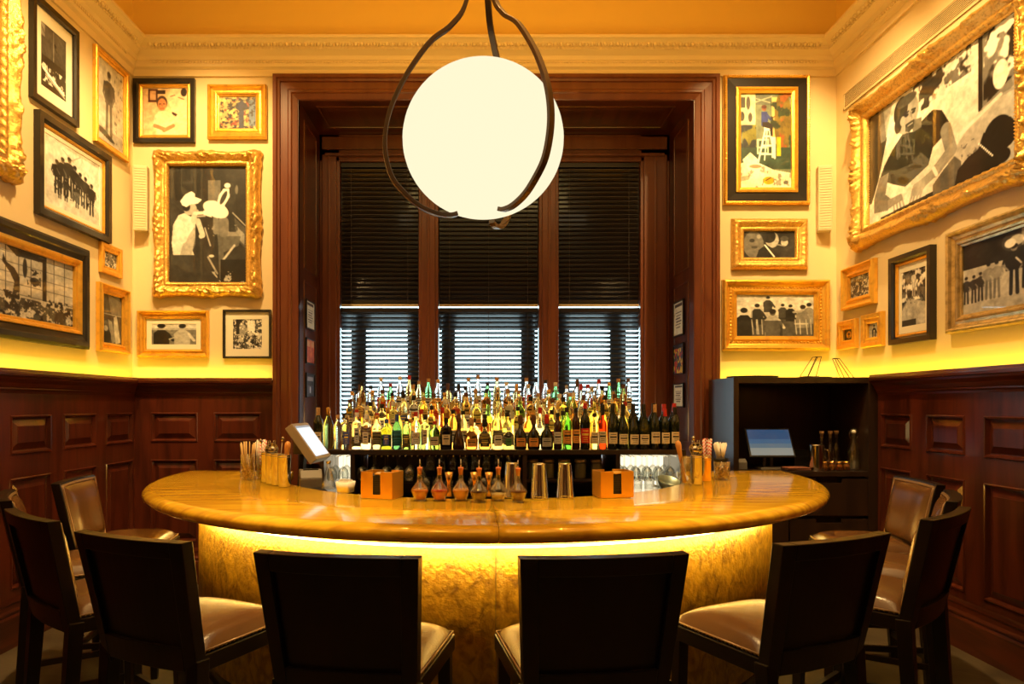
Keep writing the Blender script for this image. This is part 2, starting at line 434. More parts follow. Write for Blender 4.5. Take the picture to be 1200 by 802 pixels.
b = MB(); b.box(CI0-.2, YW+.14, 1.0, CI0-.03, 6.9, 4.3).box(CI1+.03, YW+.14, 1.0, CI1+.2, 6.9, 4.3).box(CI0-.2, YW+.14, 4.15, CI1+.2, 6.9, 4.3).box(CI0-.2, YW+.1, .9, CI1+.2, 6.9, 1.05)
struct(b.build('trim_10', SASH))

# venetian blinds
def blind(x0, x1, z0, z1, tilt, label, rail, group=None):
    t = thing('venetian_blind', label, 'blind', ((x0+x1)/2, YW+.055, z0))
    hw = (x1-x0)/2-.006; n = int((z1-z0-.03)/.0435); b = MB(); c, s_ = math.cos(tilt), math.sin(tilt)
    for k in range(n):
        z = .04+k*.0435; a = .0245
        vs = [(x, -(y*c)-(zq*s_)*0, z + y*s_*1 + zq) for zq in (-.0014, .0014) for y in (-a, a) for x in (-hw, hw)]
        b.hexa(vs)
    b.build('slats', BLIND, t)
    b = MB(); b.box(-hw, -.028, 0, hw, .028, .016); b.build('bottom_rail', rail, t)
    b = MB(); b.box(-hw, -.03, z1-z0-.045, hw, .03, z1-z0-.002); b.build('head_rail', ESPRESSO, t)
    b = MB()
    for xq in (-hw+.1, hw-.1) + ((0,) if hw > .42 else ()):
        for yq in (-.027, .027): b.box(xq-.0012, yq-.0012, .01, xq+.0012, yq+.0012, z1-z0-.02)
    b.build('ladder_cord', mat('cord', (.08,.06,.05), .8), t)
    return t
RAILW = mat('pale_rail', (.55, .45, .30), .4)
nm = ['left-hand', 'middle', 'right-hand']
for i, (x0, x1, *_r) in enumerate(BAYS):
    blind(x0, x1, 2.478, 3.86, R(52), 'closed dark slatted blind in the upper half of the %s window' % nm[i], RAILW)
    blind(x0, x1, 1.09, 2.462, R(30), 'daylit open blind in the lower half of the %s window, behind bottles' % nm[i], ESPRESSO)

# ------------------------------------------------------------------ pictures
class Art:
    """a little painter: fills a colour grid that becomes the print's pigment"""
    def __init__(s, w_, h_, bg, seed=1):
        s.w = int(w_); s.h = int(h_); s.r = np.random.RandomState(seed)
        s.a = np.zeros((s.h, s.w, 3)); s.a[:] = bg if hasattr(bg, '__len__') else (bg, bg*.985, bg*.95)
        yy, xx_ = np.mgrid[0:s.h, 0:s.w]; s.x = (xx_+.5)/s.w; s.y = (yy+.5)/s.h; s.asp = s.w/s.h
    def c(s, v): return np.array(v if hasattr(v, '__len__') else (v, v*.985, v*.95))
    def put(s, m, col, al=1):
        m = np.clip(m, 0, 1)[..., None]*al; s.a = s.a*(1-m)+s.c(col)*m; return s
    def nz(s, n, seed=None, asp=None):
        r = np.random.RandomState(seed) if seed is not None else s.r
        nx = max(2, int(n*(asp or s.asp))); g = r.rand(n+2, nx+2)
        u = s.x*nx; v = s.y*n; i = u.astype(int); j = v.astype(int); fu = u-i; fv = v-j
        fu = fu*fu*(3-2*fu); fv = fv*fv*(3-2*fv)
        return (g[j, i]*(1-fu)+g[j, i+1]*fu)*(1-fv)+(g[j+1, i]*(1-fu)+g[j+1, i+1]*fu)*fv
    def fbm(s, n): return (s.nz(n)*.5+s.nz(n*2)*.3+s.nz(n*4)*.2)
    def ell(s, cx, cy, rx, ry, col, rot=0, al=1):
        dx = (s.x-cx)*s.asp; dy = s.y-cy; c_, q = math.cos(rot), math.sin(rot)
        e = ((dx*c_+dy*q)/(rx*s.asp))**2+((-dx*q+dy*c_)/ry)**2
        return s.put((1-e)*s.h*min(ry, rx*s.asp)*.5+.5, col, al)
    def poly(s, pts, col, al=1):
        m = np.zeros((s.h, s.w), bool); n = len(pts)
        for k in range(n):
            (x0, y0), (x1, y1) = pts[k], pts[(k+1) % n]
            if y0 == y1: continue
            t = ((y0 > s.y) != (y1 > s.y)) & (s.x < (x1-x0)*(s.y-y0)/(y1-y0)+x0); m ^= t
        return s.put(m.astype(float), col, al)
    def line(s, p, q, wd, col, al=1):
        px, py = p[0]*s.asp, p[1]; qx, qy = q[0]*s.asp, q[1]; X = s.x*s.asp
        dx, dy = qx-px, qy-py; L2 = dx*dx+dy*dy+1e-9
        t = np.clip(((X-px)*dx+(s.y-py)*dy)/L2, 0, 1)
        d = np.hypot(X-px-t*dx, s.y-py-t*dy)
        return s.put((wd/2-d)*s.h+.5, col, al)
    def rect(s, x0, y0, x1, y1, col, al=1): return s.put(((s.x >= x0) & (s.x <= x1) & (s.y >= y0) & (s.y <= y1)).astype(float), col, al)
    def tex(s, n, amp, mask=None):
        t = (s.fbm(n)-.5)*amp
        if mask is not None: t = t*mask
        s.a = np.clip(s.a+t[..., None]*np.array([1, .98, .93]), 0, 1); return s
    def blobs(s, n, thr, col, mask=1, al=1):
        return s.put((s.fbm(n)-thr)*14*mask, col, al)
    def person(s, cx, top, ht, dark, skin=.62, hat=None, wd=1, legs=None):
        """standing figure with head, torso, arms and legs"""
        k = ht/s.asp
        s.ell(cx, top+.075*ht, .045*k*wd, .07*ht, skin)
        s.ell(cx, top+.045*ht, .05*k*wd, .05*ht, hat if hat is not None else .1)
        s.poly([(cx-.05*k, top+.15*ht), (cx+.05*k, top+.15*ht), (cx+.13*k*wd, top+.2*ht), (cx+.11*k*wd, top+.52*ht), (cx-.11*k*wd, top+.52*ht), (cx-.13*k*wd, top+.2*ht)], dark)
        for q in (-1, 1):
            s.line((cx+q*.12*k*wd, top+.21*ht), (cx+q*.15*k*wd, top+.38*ht), .05*ht, dark)
            s.line((cx+q*.15*k*wd, top+.38*ht), (cx+q*.08*k*wd, top+.5*ht), .04*ht, skin)
            s.line((cx+q*.055*k, top+.5*ht), (cx+q*.07*k, top+.98*ht), .075*ht, legs if legs is not None else dark*.8)
        return s
    def seated(s, cx, top, ht, dark, skin=.6):
        k = ht/s.asp
        s.ell(cx, top+.12*ht, .09*k, .12*ht, skin); s.ell(cx, top+.08*ht, .1*k, .09*ht, .12)
        s.poly([(cx-.1*k, top+.24*ht), (cx+.1*k, top+.24*ht), (cx+.24*k, top+.4*ht), (cx+.22*k, top+ht), (cx-.22*k, top+ht), (cx-.24*k, top+.4*ht)], dark)
        s.line((cx+.2*k, top+.42*ht), (cx+.34*k, top+.68*ht), .09*ht, dark*1.15); return s
    def mesh(s, W, H):
        g = (s.fbm(9)-.5)*.16+(s.fbm(max(12, s.h//6))-.5)*.16; s.a = s.a*(1+g[..., None]*1.2)+g[..., None]*.25
        s.a = (s.a-.42)*1.28+.47; q = np.pad(s.a, ((1,1),(1,1),(0,0)), mode='edge'); s.a = .4*s.a+.15*(q[:-2,1:-1]+q[2:,1:-1]+q[1:-1,:-2]+q[1:-1,2:])
        nx, nz_ = s.w, s.h
        X = np.linspace(-W/2, W/2, nx); Z = np.linspace(H/2, -H/2, nz_)
        gx, gz = np.meshgrid(X, Z); co = np.stack([gx.ravel(), np.zeros(nx*nz_), gz.ravel()], 1)
        i = np.arange((nx-1)*(nz_-1)); r_ = i//(nx-1); c_ = i % (nx-1); a = r_*nx+c_
        fs = np.stack([a, a+nx, a+nx+1, a+1], 1)
        me = bpy.data.meshes.new('print'); me.vertices.add(len(co)); me.vertices.foreach_set('co', co.ravel())
        me.loops.add(fs.size); me.loops.foreach_set('vertex_index', fs.ravel())
        me.polygons.add(len(fs)); me.polygons.foreach_set('loop_start', np.arange(0, fs.size, 4)); me.update(calc_edges=True)
        v = np.clip(s.a, 0, 1); v = np.where(v <= .04045, v/12.92, ((v+.055)/1.055)**2.4)*.92
        at = me.color_attributes.new('Col', 'FLOAT_COLOR', 'POINT')
        at.data.foreach_set('color', np.concatenate([v.reshape(-1, 3), np.ones((nx*nz_, 1))], 1).astype(np.float32).ravel())
        me.materials.append(PRINT); return me

def frame_ring(W, H, prof, mats, ornate=0, nst=None, seed=0, lobes=0.0):
    """mitred moulding. prof: (inset, projection, material). ornate: relief height of the leafwork"""
    nst = nst or (90 if ornate else 1)
    r = np.random.RandomState(seed); ph = r.rand(6)*6
    if ornate:       # refine the profile
        pr = []
        for k in range(len(prof)-1):
            (d0, y0, m0), (d1, y1, m1) = prof[k], prof[k+1]
            n = max(1, int(abs(d1-d0)/.008))
            for q in range(n): pr.append((d0+(d1-d0)*q/n, y0+(y1-y0)*q/n, m0))
        pr.append(prof[-1]); prof = pr
    x0, x1, z0, z1 = -W/2, W/2, -H/2, H/2
    P = [(x0, z0), (x1, z0), (x1, z1), (x0, z1)]; dmax = prof[-1][0]
    b = MB(); vs = []; cnt = 0
    for sd in range(4):
        A, B = P[sd], P[(sd+1) % 4]; horiz = sd % 2 == 0; Ln = W if horiz else H
        nx, nz_ = (0, 1 if sd == 0 else -1) if horiz else (-1 if sd == 1 else 1, 0)
        for k in range(nst):
            t = k/nst; cnt += 1
            s_ = t*Ln
            dc = min(s_, Ln-s_); dm = abs(s_-Ln/2)
            scl = min(.34, Ln*.26)
            env = max(math.exp(-(dc/(scl*.62))**2), .9*math.exp(-(dm/(scl*.5))**2))
            env2 = .5*math.exp(-((dm-Ln*.25)/(scl*.16))**2)
            for d, y, m_ in prof:
                dd = d; yy = y
                ax = A[0]+(B[0]-A[0])*t; az = A[1]+(B[1]-A[1])*t
                px = (x0+d)+(ax-x0)/(W)*(W-2*d); pz = (z0+d)+(az-z0)/(H)*(H-2*d)
                if ornate:
                    fr = d/dmax; sh = max(0, math.sin(PI*min(1, fr/.72)))**.7
                    q = abs(math.sin(s_*62+9*math.sin(fr*7+ph[0])+ph[1]))*abs(math.cos(fr*9+s_*31+ph[2]))+.6*abs(math.sin(s_*117+fr*17+ph[3]))
                    yy = y + ornate*(env+env2)*sh*(q-.25)*1.1 + ornate*.10*sh*math.sin(s_*20)
                    if fr > .8: yy += ornate*.16*(1+math.sin(s_*240))
                    if fr < .25:
                        off = lobes*(env*(.75+.5*math.sin(s_*70+ph[4])) - .5*(1-env))*(1-fr/.25)
                        px -= nx*off; pz -= nz_*off
                vs.append((px, -yy, pz))
    n = len(prof); fs = []; mis = []
    for k in range(cnt):
        k2 = (k+1) % cnt
        for j in range(n-1):
            b.f.append((k*n+j, k2*n+j, k2*n+j+1, k*n+j+1)); b.mi.append(prof[j][2]); b.sm.append(bool(ornate))
    b.v = vs
    return b

def picture(name, W, H, loc, rz, label, cat, prof, mats, art, matw=0, ornate=0, lobes=0, slip=None, seed=1, tiltx=0, group=None, beads=None):
    t = thing('framed_picture', label, cat, loc, rz, group)
    if tiltx: t.rotation_euler = (tiltx, 0, rz)
    fr = frame_ring(W, H, prof, mats, ornate, None, seed, lobes)
    d = prof[-1][0]
    if beads:
        bd, br, by = beads
        for sx in (-1, 1):
            k = -H/2+bd
            while k < H/2-bd: fr.sphere((sx*(W/2-bd), -by, k), br, 0, 6, 4); k += br*2.6
        for sz in (-1, 1):
            k = -W/2+bd
            while k < W/2-bd: fr.sphere((k, -by, sz*(H/2-bd)), br, 0, 6, 4); k += br*2.6
    fr.build('frame', mats, t)
    w2, h2 = W-2*d, H-2*d
    if slip:
        sw, sm = slip
        s_ = frame_ring(w2+.004, h2+.004, [(0, .008, 0), (.001, .022, 0), (sw*.4, .026, 0), (sw*.5, .018, 0), (sw, .012, 0), (sw, .0, 0)], [sm])
        s_.build('gilt_slip', sm, t); w2 -= 2*sw; h2 -= 2*sw
    if matw:
        m = matw if hasattr(matw, '__len__') else (matw, matw)
        fr2 = frame_ring(w2+.002, h2+.002, [(0, .008, 0), (.0001, .009, 0), (1, 0, 0)], [MATB])
        mb = MB(); a, c_ = w2/2, h2/2; i, j = a-m[0], c_-m[1]
        vs = [(-a,-.009,-c_), (a,-.009,-c_), (a,-.009,c_), (-a,-.009,c_), (-i,-.009,-j), (i,-.009,-j), (i,-.009,j), (-i,-.009,j), (-i,-.005,-j), (i,-.005,-j), (i,-.005,j), (-i,-.005,j)]
        mb.add(vs, [(k, (k+1) % 4, 4+(k+1) % 4, 4+k) for k in range(4)]+[(4+k, 4+(k+1) % 4, 8+(k+1) % 4, 8+k) for k in range(4)])
        mb.build('mat_board', MATB, t); w2 -= 2*m[0]; h2 -= 2*m[1]
    o = mobj('print', art.mesh(w2, h2), t); o.location = (0, -.005, 0)
    b = MB(); b.box(-W/2+.01, -.0035, -H/2+.01, W/2-.01, 0, H/2-.01); b.build('backing_board', BLACKF, t)
    return t

def back_rect(x0, y0, x1, y1):
    Y = YB-.03; s_ = Y/F
    return (x1-x0)*s_, (y1-y0)*s_, ((x0+x1)/2-565)*s_, EYE+(474-(y0+y1)/2)*s_
def left_rect(px0, px1, yt, yb, ref):      # yt, yb measured at column ref
    Y0, Y1 = L_Y(px0), L_Y(px1, .035); Yr = L_Y(ref, .035)
    return Y1-Y0, (yb-yt)*Yr/F, (Y0+Y1)/2, EYE+(474-(yt+yb)/2)*Yr/F
def right_rect(px0, px1, yt, yb, ref):
    Y0, Y1 = R_Y(px1), R_Y(px0); Yr = R_Y(ref)
    return Y1-Y0, (yb-yt)*Yr/F, (Y0+Y1)/2, EYE+(474-(yt+yb)/2)*Yr/F

def P_plain(w_, h_=.03, m=0): return [(0, 0, m), (0, h_*.8, m), (w_*.1, h_, m), (w_*.45, h_*.95, m), (w_*.55, h_*.7, m), (w_*.8, h_*.62, m), (w_*.88, h_*.72, m), (w_, h_*.5, m), (w_, 0, m)]
def P_scoop(w_, h_=.05, m=0): return [(0, 0, m), (0, h_*.6, m), (w_*.06, h_*.9, m), (w_*.16, h_, m), (w_*.26, h_*.85, m), (w_*.34, h_*.55, m), (w_*.5, h_*.38, m), (w_*.66, h_*.42, m), (w_*.74, h_*.6, m), (w_*.84, h_*.55, m), (w_*.88, h_*.32, m), (w_, h_*.25, m), (w_, 0, m)]
def P_orn(w_, h_=.07, m=0): return [(0, 0, m), (0, h_*.4, m), (w_*.12, h_*.75, m), (w_*.3, h_, m), (w_*.5, h_*.8, m), (w_*.68, h_*.5, m), (w_*.76, h_*.55, m), (w_*.84, h_*.62, m), (w_*.92, h_*.45, m), (w_, h_*.3, m), (w_, 0, m)]
def P_black(w_, h_=.035): return [(0, 0, 0), (0, h_, 0), (w_*.7, h_, 0), (w_*.95, h_*.7, 0), (w_, h_*.5, 0), (w_, 0, 0)]

def art_size(W, H, scale=175):   # grid steps per metre
    return int(W*scale), int(H*scale)
S = 190
YP = YB-.002
# --- back wall, left of the window
W, H, X, Z = back_rect(156, 92, 228, 167)
a = Art(W*S, H*S, (.80, .68, .52), 1); a.tex(5, .12)
a.rect(.12, .02, .33, .3, (.30, .16, .1)).rect(.16, .06, .29, .25, (.75, .6, .45)).rect(.33, .05, .5, .13, (.2,.14,.1))
a.poly([(.55,.25), (.62,.02), (.9,.0), (1,.0), (1,.95), (.72,1), (.6,.8), (.66,.5)], (.86,.72,.58))
a.ell(.92, .09, .07, .09, (.15,.09,.06)); a.poly([(.66,.5), (.78,.56), (.74,.6), (.66,.56)], (.2,.12,.08)).line((.62,.18), (.72,.15), .015, (.3,.2,.14)).line((.8,.2),(.92,.24),.015,(.35,.22,.15))
a.ell(.43, .31, .12, .145, (.25,.17,.11)).ell(.43, .35, .1, .13, (.70,.47,.30)).line((.37,.34),(.41,.335),.015,(.2,.1,.06)).line((.46,.335),(.5,.34),.015,(.2,.1,.06)).line((.43,.36),(.435,.4),.014,(.5,.3,.18)).line((.39,.43),(.47,.43),.014,(.4,.2,.14))
a.poly([(.36,.49), (.52,.49), (.68,.56), (.72,.82), (.66,.98), (.3,.98), (.22,.8), (.27,.58)], (.72,.76,.62)).line((.27,.8),(.5,.88),.08,(.68,.46,.3)).line((.68,.8),(.48,.9),.08,(.68,.46,.3)).rect(0,.86,.3,1,(.82,.68,.5)).tex(20,.05)
picture('p', W, H, (X, YP, Z), 0, 'black framed colour photo of a seated man in a pale shirt, by the left corner', 'picture', P_black(.045), [BLACKF], a, slip=(.028, GOLD))
W, H, X, Z = back_rect(243, 99, 312, 163)
a = Art(W*S*.7, H*S*.7, (.62, .56, .36), 2); a.blobs(9, .52, (.09,.09,.09)).blobs(7, .6, (.85,.74,.45)).blobs(12, .62, (.5,.18,.08)).rect(.8,.1,1,.9,(.35,.42,.5)).line((.6,.2),(.6,.98),.14,(.14,.17,.28)).ell(.6,.3,.16,.14,(.12,.14,.25)).blobs(16,.6,(.12,.1,.08))
picture('p', W, H, (X, YP, Z), 0, 'small gilt framed colour picture of jumbled shapes, beside the window casing top left', 'picture', P_scoop(.095, .05), [GOLD], a)
W, H, X, Z = back_rect(180, 177, 305, 348)
a = Art(W*S, H*S, .16, 3); a.tex(6, .10)
a.poly([(.0,.0), (.35,.0), (.2,.4), (0,.3)], .22, .6).poly([(.05,.05),(.27,.02),(.3,.25),(.08,.3)], .12).rect(.5,.12,.66,.3,.42).rect(.86,.1,.98,.6,.13)
a.poly([(.84,.44), (1,.54), (1,.72), (.86,.62)], .3).poly([(.88,.52), (.97,.58), (.97,.68), (.89,.62)], .55).line((.82,.4),(1,.52),.012,.6)
a.ell(.8,.24,.06,.1,.2).ell(.87,.2,.02,.04,.4)
# bench and clutter
a.rect(.62,.56,.9,.6,.5).poly([(.62,.6),(.92,.6),(.9,.68),(.7,.74),(.64,.68)],.36).line((.66,.6),(.68,.95),.05,.34).line((.84,.68),(.7,.8),.02,.7).rect(.66,.8,1,1,.07).line((.6,.44),(.6,.56),.05,.45).line((.7,.48),(.7,.56),.1,.42)
a.blobs(26, .60, .62, (a.y > .9)*(a.x > .5)).blobs(30, .62, .5, (a.y > .5)*(a.y < .6)*(a.x > .5)).line((.5,.78),(.62,.92),.018,.55).line((.46,.53),(.53,.68),.014,.6).ell(.545,.77,.035,.012,.7)
# trumpet player in a white cap
a.poly([(.05,.5),(.12,.42),(.2,.4),(.34,.46),(.34,.6),(.3,.72),(.32,.76),(.05,.76),(.03,.66)], .74)
a.poly([(.2,.6),(.34,.52),(.34,.66),(.28,.76),(.14,.76)], .52, .6).poly([(.03,.77),(.33,.76),(.62,.96),(.66,1),(.05,1),(.03,.9)], .19).tex(14,.06)
a.ell(.27, .365, .085, .055, .62).ell(.22, .35, .05, .035, .1).line((.33,.375),(.36,.385),.03,.58)
a.poly([(.14,.30),(.2,.245),(.25,.225),(.29,.215),(.33,.235),(.33,.262),(.42,.285),(.37,.32),(.28,.325),(.22,.35),(.17,.335)], .96)
a.line((.12,.5),(.17,.62),.085,.8).line((.17,.62),(.31,.46),.075,.8).line((.31,.46),(.33,.41),.05,.72).line((.37,.47),(.43,.59),.05,.72).ell(.41,.6,.03,.02,.75)
a.line((.33,.405),(.5,.395),.028,.8).poly([(.44,.38),(.54,.36),(.55,.44),(.44,.415)],.9).line((.36,.43),(.46,.425),.016,.6)
a.ell(.6, .37, .17, .066, .98, .35).ell(.57,.345,.07,.05,.98).poly([(.6,.36),(.64,.25),(.7,.19),(.77,.19),(.78,.26),(.72,.33),(.68,.4)], .97).ell(.70,.27,.03,.065,.22,.5).ell(.75,.165,.04,.022,.97)
picture('p', W, H, (X, YP, Z), 0, 'large ornate gilt framed black-and-white photo of a trumpet player in a white cap', 'picture', P_orn(.125, .07), [GOLD_O], a, ornate=.035, lobes=.014, seed=4)
W, H, X, Z = back_rect(161, 364, 244, 419)
a = Art(W*S*.8, H*S*.8, .62, 4); a.rect(0,.3,1,1,.42).rect(0,.0,1,.22,.72).tex(12,.14)
a.seated(.22,.02,1.15,.1,.6).ell(.22,.1,.09,.1,.08).seated(.68,.02,1.15,.62,.62).ell(.69,.1,.075,.09,.12).line((.4,.74),(.5,.66),.06,.62)
picture('p', W, H, (X, YP, Z), 0, 'gilt framed photo of two people on a beach with a wide white mat', 'picture', P_scoop(.07, .05), [GOLD], a, matw=(.04, .042))
W, H, X, Z = back_rect(261, 363, 317, 420)
a = Art(W*S, H*S, .28, 5); a.blobs(10,.5,.7).blobs(14,.58,.06).rect(.5,.05,.75,.4,.8).ell(.3,.35,.16,.2,.55).blobs(22,.62,.9).rect(.1,.0,.22,.5,.12)
picture('p', W, H, (X, YP, Z), 0, 'thin black framed photo of a cluttered room, low beside the window casing', 'picture', P_black(.018, .03), [BLACKF], a, matw=(.062, .062))
# --- back wall, right of the window
W, H, X, Z = back_rect(848, 88, 949, 240)
a = Art(W*S, H*S, (.42,.46,.38), 6); a.rect(0,.0,.3,.33,(.78,.76,.64)).rect(0,.04,.1,.15,(.25,.24,.2)).ell(.16,.1,.04,.07,(.3,.28,.24)).ell(.04,.24,.05,.05,(.2,.18,.15)).ell(.2,.25,.04,.05,(.25,.22,.2))
a.rect(.3,.0,.62,.12,(.35,.38,.34)).line((.3,.09),(.62,.03),.012,(.6,.62,.55)).line((.3,.05),(.62,.1),.01,(.6,.62,.55))
a.rect(.04,.33,.32,.56,(.45,.44,.16)).blobs(9,.52,(.12,.16,.2),(a.x<.32)*(a.y>.33)*(a.y<.58)).rect(.62,.04,.82,.55,(.80,.68,.45)).ell(.84,.3,.17,.34,(.42,.36,.12)).blobs(10,.55,(.16,.22,.12),(a.x>.6)*(a.y<.68)).blobs(8,.58,(.55,.32,.08),(a.x>.78)*(a.y<.75))
a.rect(.0,.57,1,.8,(.16,.26,.22)).tex(12,.08).rect(.33,.48,.56,.64,(.75,.78,.68)).rect(.37,.5,.44,.56,(.2,.3,.28)).rect(.46,.5,.53,.56,(.2,.3,.28)).rect(.37,.58,.53,.62,(.2,.3,.28)).rect(.72,.46,.80,.66,(.75,.68,.1)).rect(.62,.46,.7,.68,(.92,.93,.85))
a.line((.5,.36),(.36,.72),.022,(.97,.97,.93)).line((.57,.36),(.68,.68),.022,(.97,.97,.93)).line((.53,.38),(.48,.7),.016,(.9,.9,.85)).line((.47,.45),(.6,.45),.02,(.95,.95,.9)).line((.44,.55),(.62,.55),.02,(.95,.95,.9)).line((.4,.64),(.65,.64),.016,(.95,.95,.9)).poly([(.47,.33),(.6,.33),(.6,.39),(.47,.39)],(.97,.97,.93))
a.ell(.47,.155,.045,.028,(.5,.3,.2)).ell(.47,.14,.05,.02,(.3,.14,.08)).poly([(.42,.19),(.53,.19),(.55,.28),(.52,.34),(.42,.34),(.42,.26)],(.16,.22,.5)).line((.52,.22),(.6,.27),.03,(.2,.25,.5)).line((.6,.27),(.68,.24),.008,(.2,.1,.05)).poly([(.44,.3),(.56,.3),(.64,.34),(.64,.45),(.6,.45),(.58,.37),(.44,.35)],(.13,.07,.07))
a.poly([(0,.74),(.25,.7),(.6,.8),(1,.84),(1,1),(0,1)],(.88,.86,.76)).poly([(.05,.7),(.2,.62),(.36,.7),(.3,.76),(.1,.76)],(.93,.9,.8)).poly([(.1,.78),(.4,.74),(.64,.8),(.3,.85)],(.93,.92,.84)).ell(.3,.77,.12,.02,(.55,.5,.4)).ell(.56,.92,.11,.04,(.72,.6,.05)).line((.5,.92),(.6,.89),.008,(.2,.1,.05)).line((.44,.97),(.46,.92),.006,(.2,.2,.2)).line((.68,.97),(.66,.92),.006,(.2,.2,.2)).poly([(.0,.88),(.2,.86),(.18,.91),(0,.93)],(.6,.6,.5)).ell(.9,.94,.05,.02,(.4,.4,.35)).blobs(14,.64,(.35,.34,.3),(a.y>.74),.6)
picture('p', W, H, (X, YP, Z), 0, 'tall black and gilt framed colour photo of a painter on a white ladder', 'picture', [(0,0,0),(0,.03,0),(.012,.05,0),(.026,.045,0),(.03,.035,1),(.10,.03,1),(.104,.04,0),(.12,.045,0),(.13,.03,0),(.15,.022,0),(.15,0,0)], [GOLD, BLACKF], a, beads=(.013, .008, .046))
W, H, X, Z = back_rect(858, 256, 947, 316)
a = Art(W*S, H*S, .16, 7); a.tex(6,.1).ell(.2,.5,.2,.5,.42).ell(.17,.35,.05,.07,.2).ell(.22,.6,.06,.05,.25).ell(.3,.2,.04,.08,.55)
a.ell(.56,.32,.13,.3,.62).ell(.5,.2,.13,.24,.08).poly([(.64,.25),(.7,.36),(.65,.42)],.62).poly([(.3,.7),(.45,.5),(.6,.68),(.72,1),(.25,1)],.1).line((.42,.52),(.6,.95),.05,.9).ell(.8,.42,.07,.14,.7).ell(.8,.28,.08,.1,.3).poly([(.72,.6),(.95,.6),(1,1),(.75,1)],.18).line((.66,.5),(.8,.55),.05,.5)
picture('p', W, H, (X, YP, Z), 0, 'gilt framed black-and-white photo of men in profile, right of the window', 'picture', P_orn(.105, .055), [GOLD_O], a, ornate=.008, seed=6)
W, H, X, Z = back_rect(847, 328, 972, 411)
a = Art(W*S, H*S, .74, 8); a.tex(9,.3).rect(0,.6,1,1,.3).tex(6,.1)
for cx, tp, ht, dk in ((.1,.32,.7,.14),(.27,.22,.5,.18),(.41,.04,.38,.22),(.6,.22,.36,.25),(.7,.24,.4,.14),(.94,.2,.5,.5)): a.seated(cx,tp,ht,dk,.7)
a.rect(.3,.55,.78,.6,.16).seated(.47,.35,.65,.62,.3).seated(.86,.25,.55,.45,.6).line((.74,.42),(.84,.4),.05,.6).poly([(.36,.62),(.6,.62),(.6,1),(.38,1)],.12,.6)
for q in (.2,.27,.76,.9): a.line((q,.6),(q+.02,.95),.018,.72).line((q+.06,.6),(q+.07,.95),.018,.72)
a.line((.76,.7),(.92,.7),.03,.68).line((.2,.55),(.2,.3),.02,.65)
picture('p', W, H, (X, YP, Z), 0, 'wide fluted gilt framed photo of people seated at tables in a busy room', 'picture', P_scoop(.125, .06), [GOLD], a, beads=(.07, .011, .02))

# --- left wall (facing +X)
XLp = XL+.002
def on_left(W, H, Y, Z): return (XLp, Y, Z), R(90)
def on_right(W, H, Y, Z): return (XR-.002, Y, Z), R(-90)
Y1 = L_Y(32, .09); W = 1.35; Zb = zz(216, Y1); H = 1.75
a = Art(W*S*.8, H*S*.8, .6, 9); a.tex(5,.15)
a.ell(.85,.5,.3,.2,.12).ell(.9,.47,.06,.1,.92,.4).poly([(.7,.7),(1,.74),(1,1),(.6,1)],.25).poly([(.86,.72),(1,.76),(1,.93),(.88,.9)],.9).poly([(.5,.1),(.9,0),(1,0),(1,.25),(.6,.3)],.3).ell(.4,.4,.2,.15,.7).seated(.3,.3,.6,.1,.6)
picture('p', W, H, (XLp, Y1-W/2, Zb+H/2), R(90), 'very large ornate gilt framed picture at the left edge', 'picture', P_orn(.16, .08), [GOLD_O], a, ornate=.04, lobes=.015, seed=9)
W, H, Y, Z = left_rect(33, 93, -78, 120, 62); H = (150-38)*L_Y(93, .035)/F; Z = zz(94, L_Y(93, .035))
a = Art(W*S, H*S, .32, 10); a.a *= (1-.5*a.y[..., None]); a.tex(5,.06).line((.5,.0),(.5,.6),.012,.6).ell(.56,.22,.05,.03,.12).line((.55,.24),(.62,.3),.02,.1).rect(0,.0,.16,.2,.5).line((.02,.05),(.15,.15),.01,.1)
a.rect(0,.5,1,1,.14).blobs(12,.52,.75,(a.y>.62)*(a.y<.9)).line((.1,.7),(.9,.9),.05,.85).line((.2,.78),(.95,.95),.03,.6)
picture('p', W, H, (XLp, Y, Z), R(90), 'black framed dark photo with a wide cream mat, upper left wall', 'picture', P_black(.05), [BLACKF], a, matw=(.065, .085))
Yq = L_Y(151, .03); Wt = Yq-L_Y(108); H = (191-87)*Yq/F; Z = zz(139, Yq); Y = (Yq+L_Y(108))/2; W = Wt
a = Art(W*S*.9, H*S*.9, .72, 11); a.tex(6,.1).rect(0,.82,1,1,.62).person(.45,.1,.78,.3,.42,.2,1.15,.34).poly([(.0,.83),(.3,.84),(.7,.93),(.55,.95),(.1,.9)],.2).blobs(24,.68,.4,(a.x>.6)).line((.5,.85),(.62,.96),.012,.2)
picture('p', W, H, (XLp, Y, Z), R(90), 'narrow gilt framed tall photo of a standing man, next to the left corner', 'picture', P_plain(.05, .035), [GOLD], a)
Y0, Y1 = L_Y(39), L_Y(131, .045); W = Y1-Y0; H = (286-184)*Y1/F; Z = zz(235, Y1)
a = Art(W*S, H*S, .78, 12); a.tex(7,.1).rect(0,.72,1,1,.74).tex(4,.08)
for q, (cx, tp, ht) in enumerate([(.2,.3,.5),(.3,.22,.55),(.42,.16,.6),(.52,.24,.55),(.62,.3,.5),(.72,.32,.5),(.84,.38,.5),(.36,.5,.35),(.56,.52,.35),(.25,.55,.3)]): a.person(cx,tp,ht,.14+.03*(q%3),.35,.08,1.5)
a.blobs(20,.6,.08,(a.y>.55)*(a.y<.8)*(a.x>.15)*(a.x<.9)).line((.45,.2),(.62,.06),.012,.5).line((.3,.1),(.5,.2),.008,.45)
picture('p', W, H, (XLp, Y, Z) if 0 else (XLp, (Y0+Y1)/2, Z), R(90), 'black framed pale photo of a group of people standing together, left wall', 'picture', P_black(.06, .045), [BLACKF], a, slip=(.02, GOLD), matw=(.03,.03))
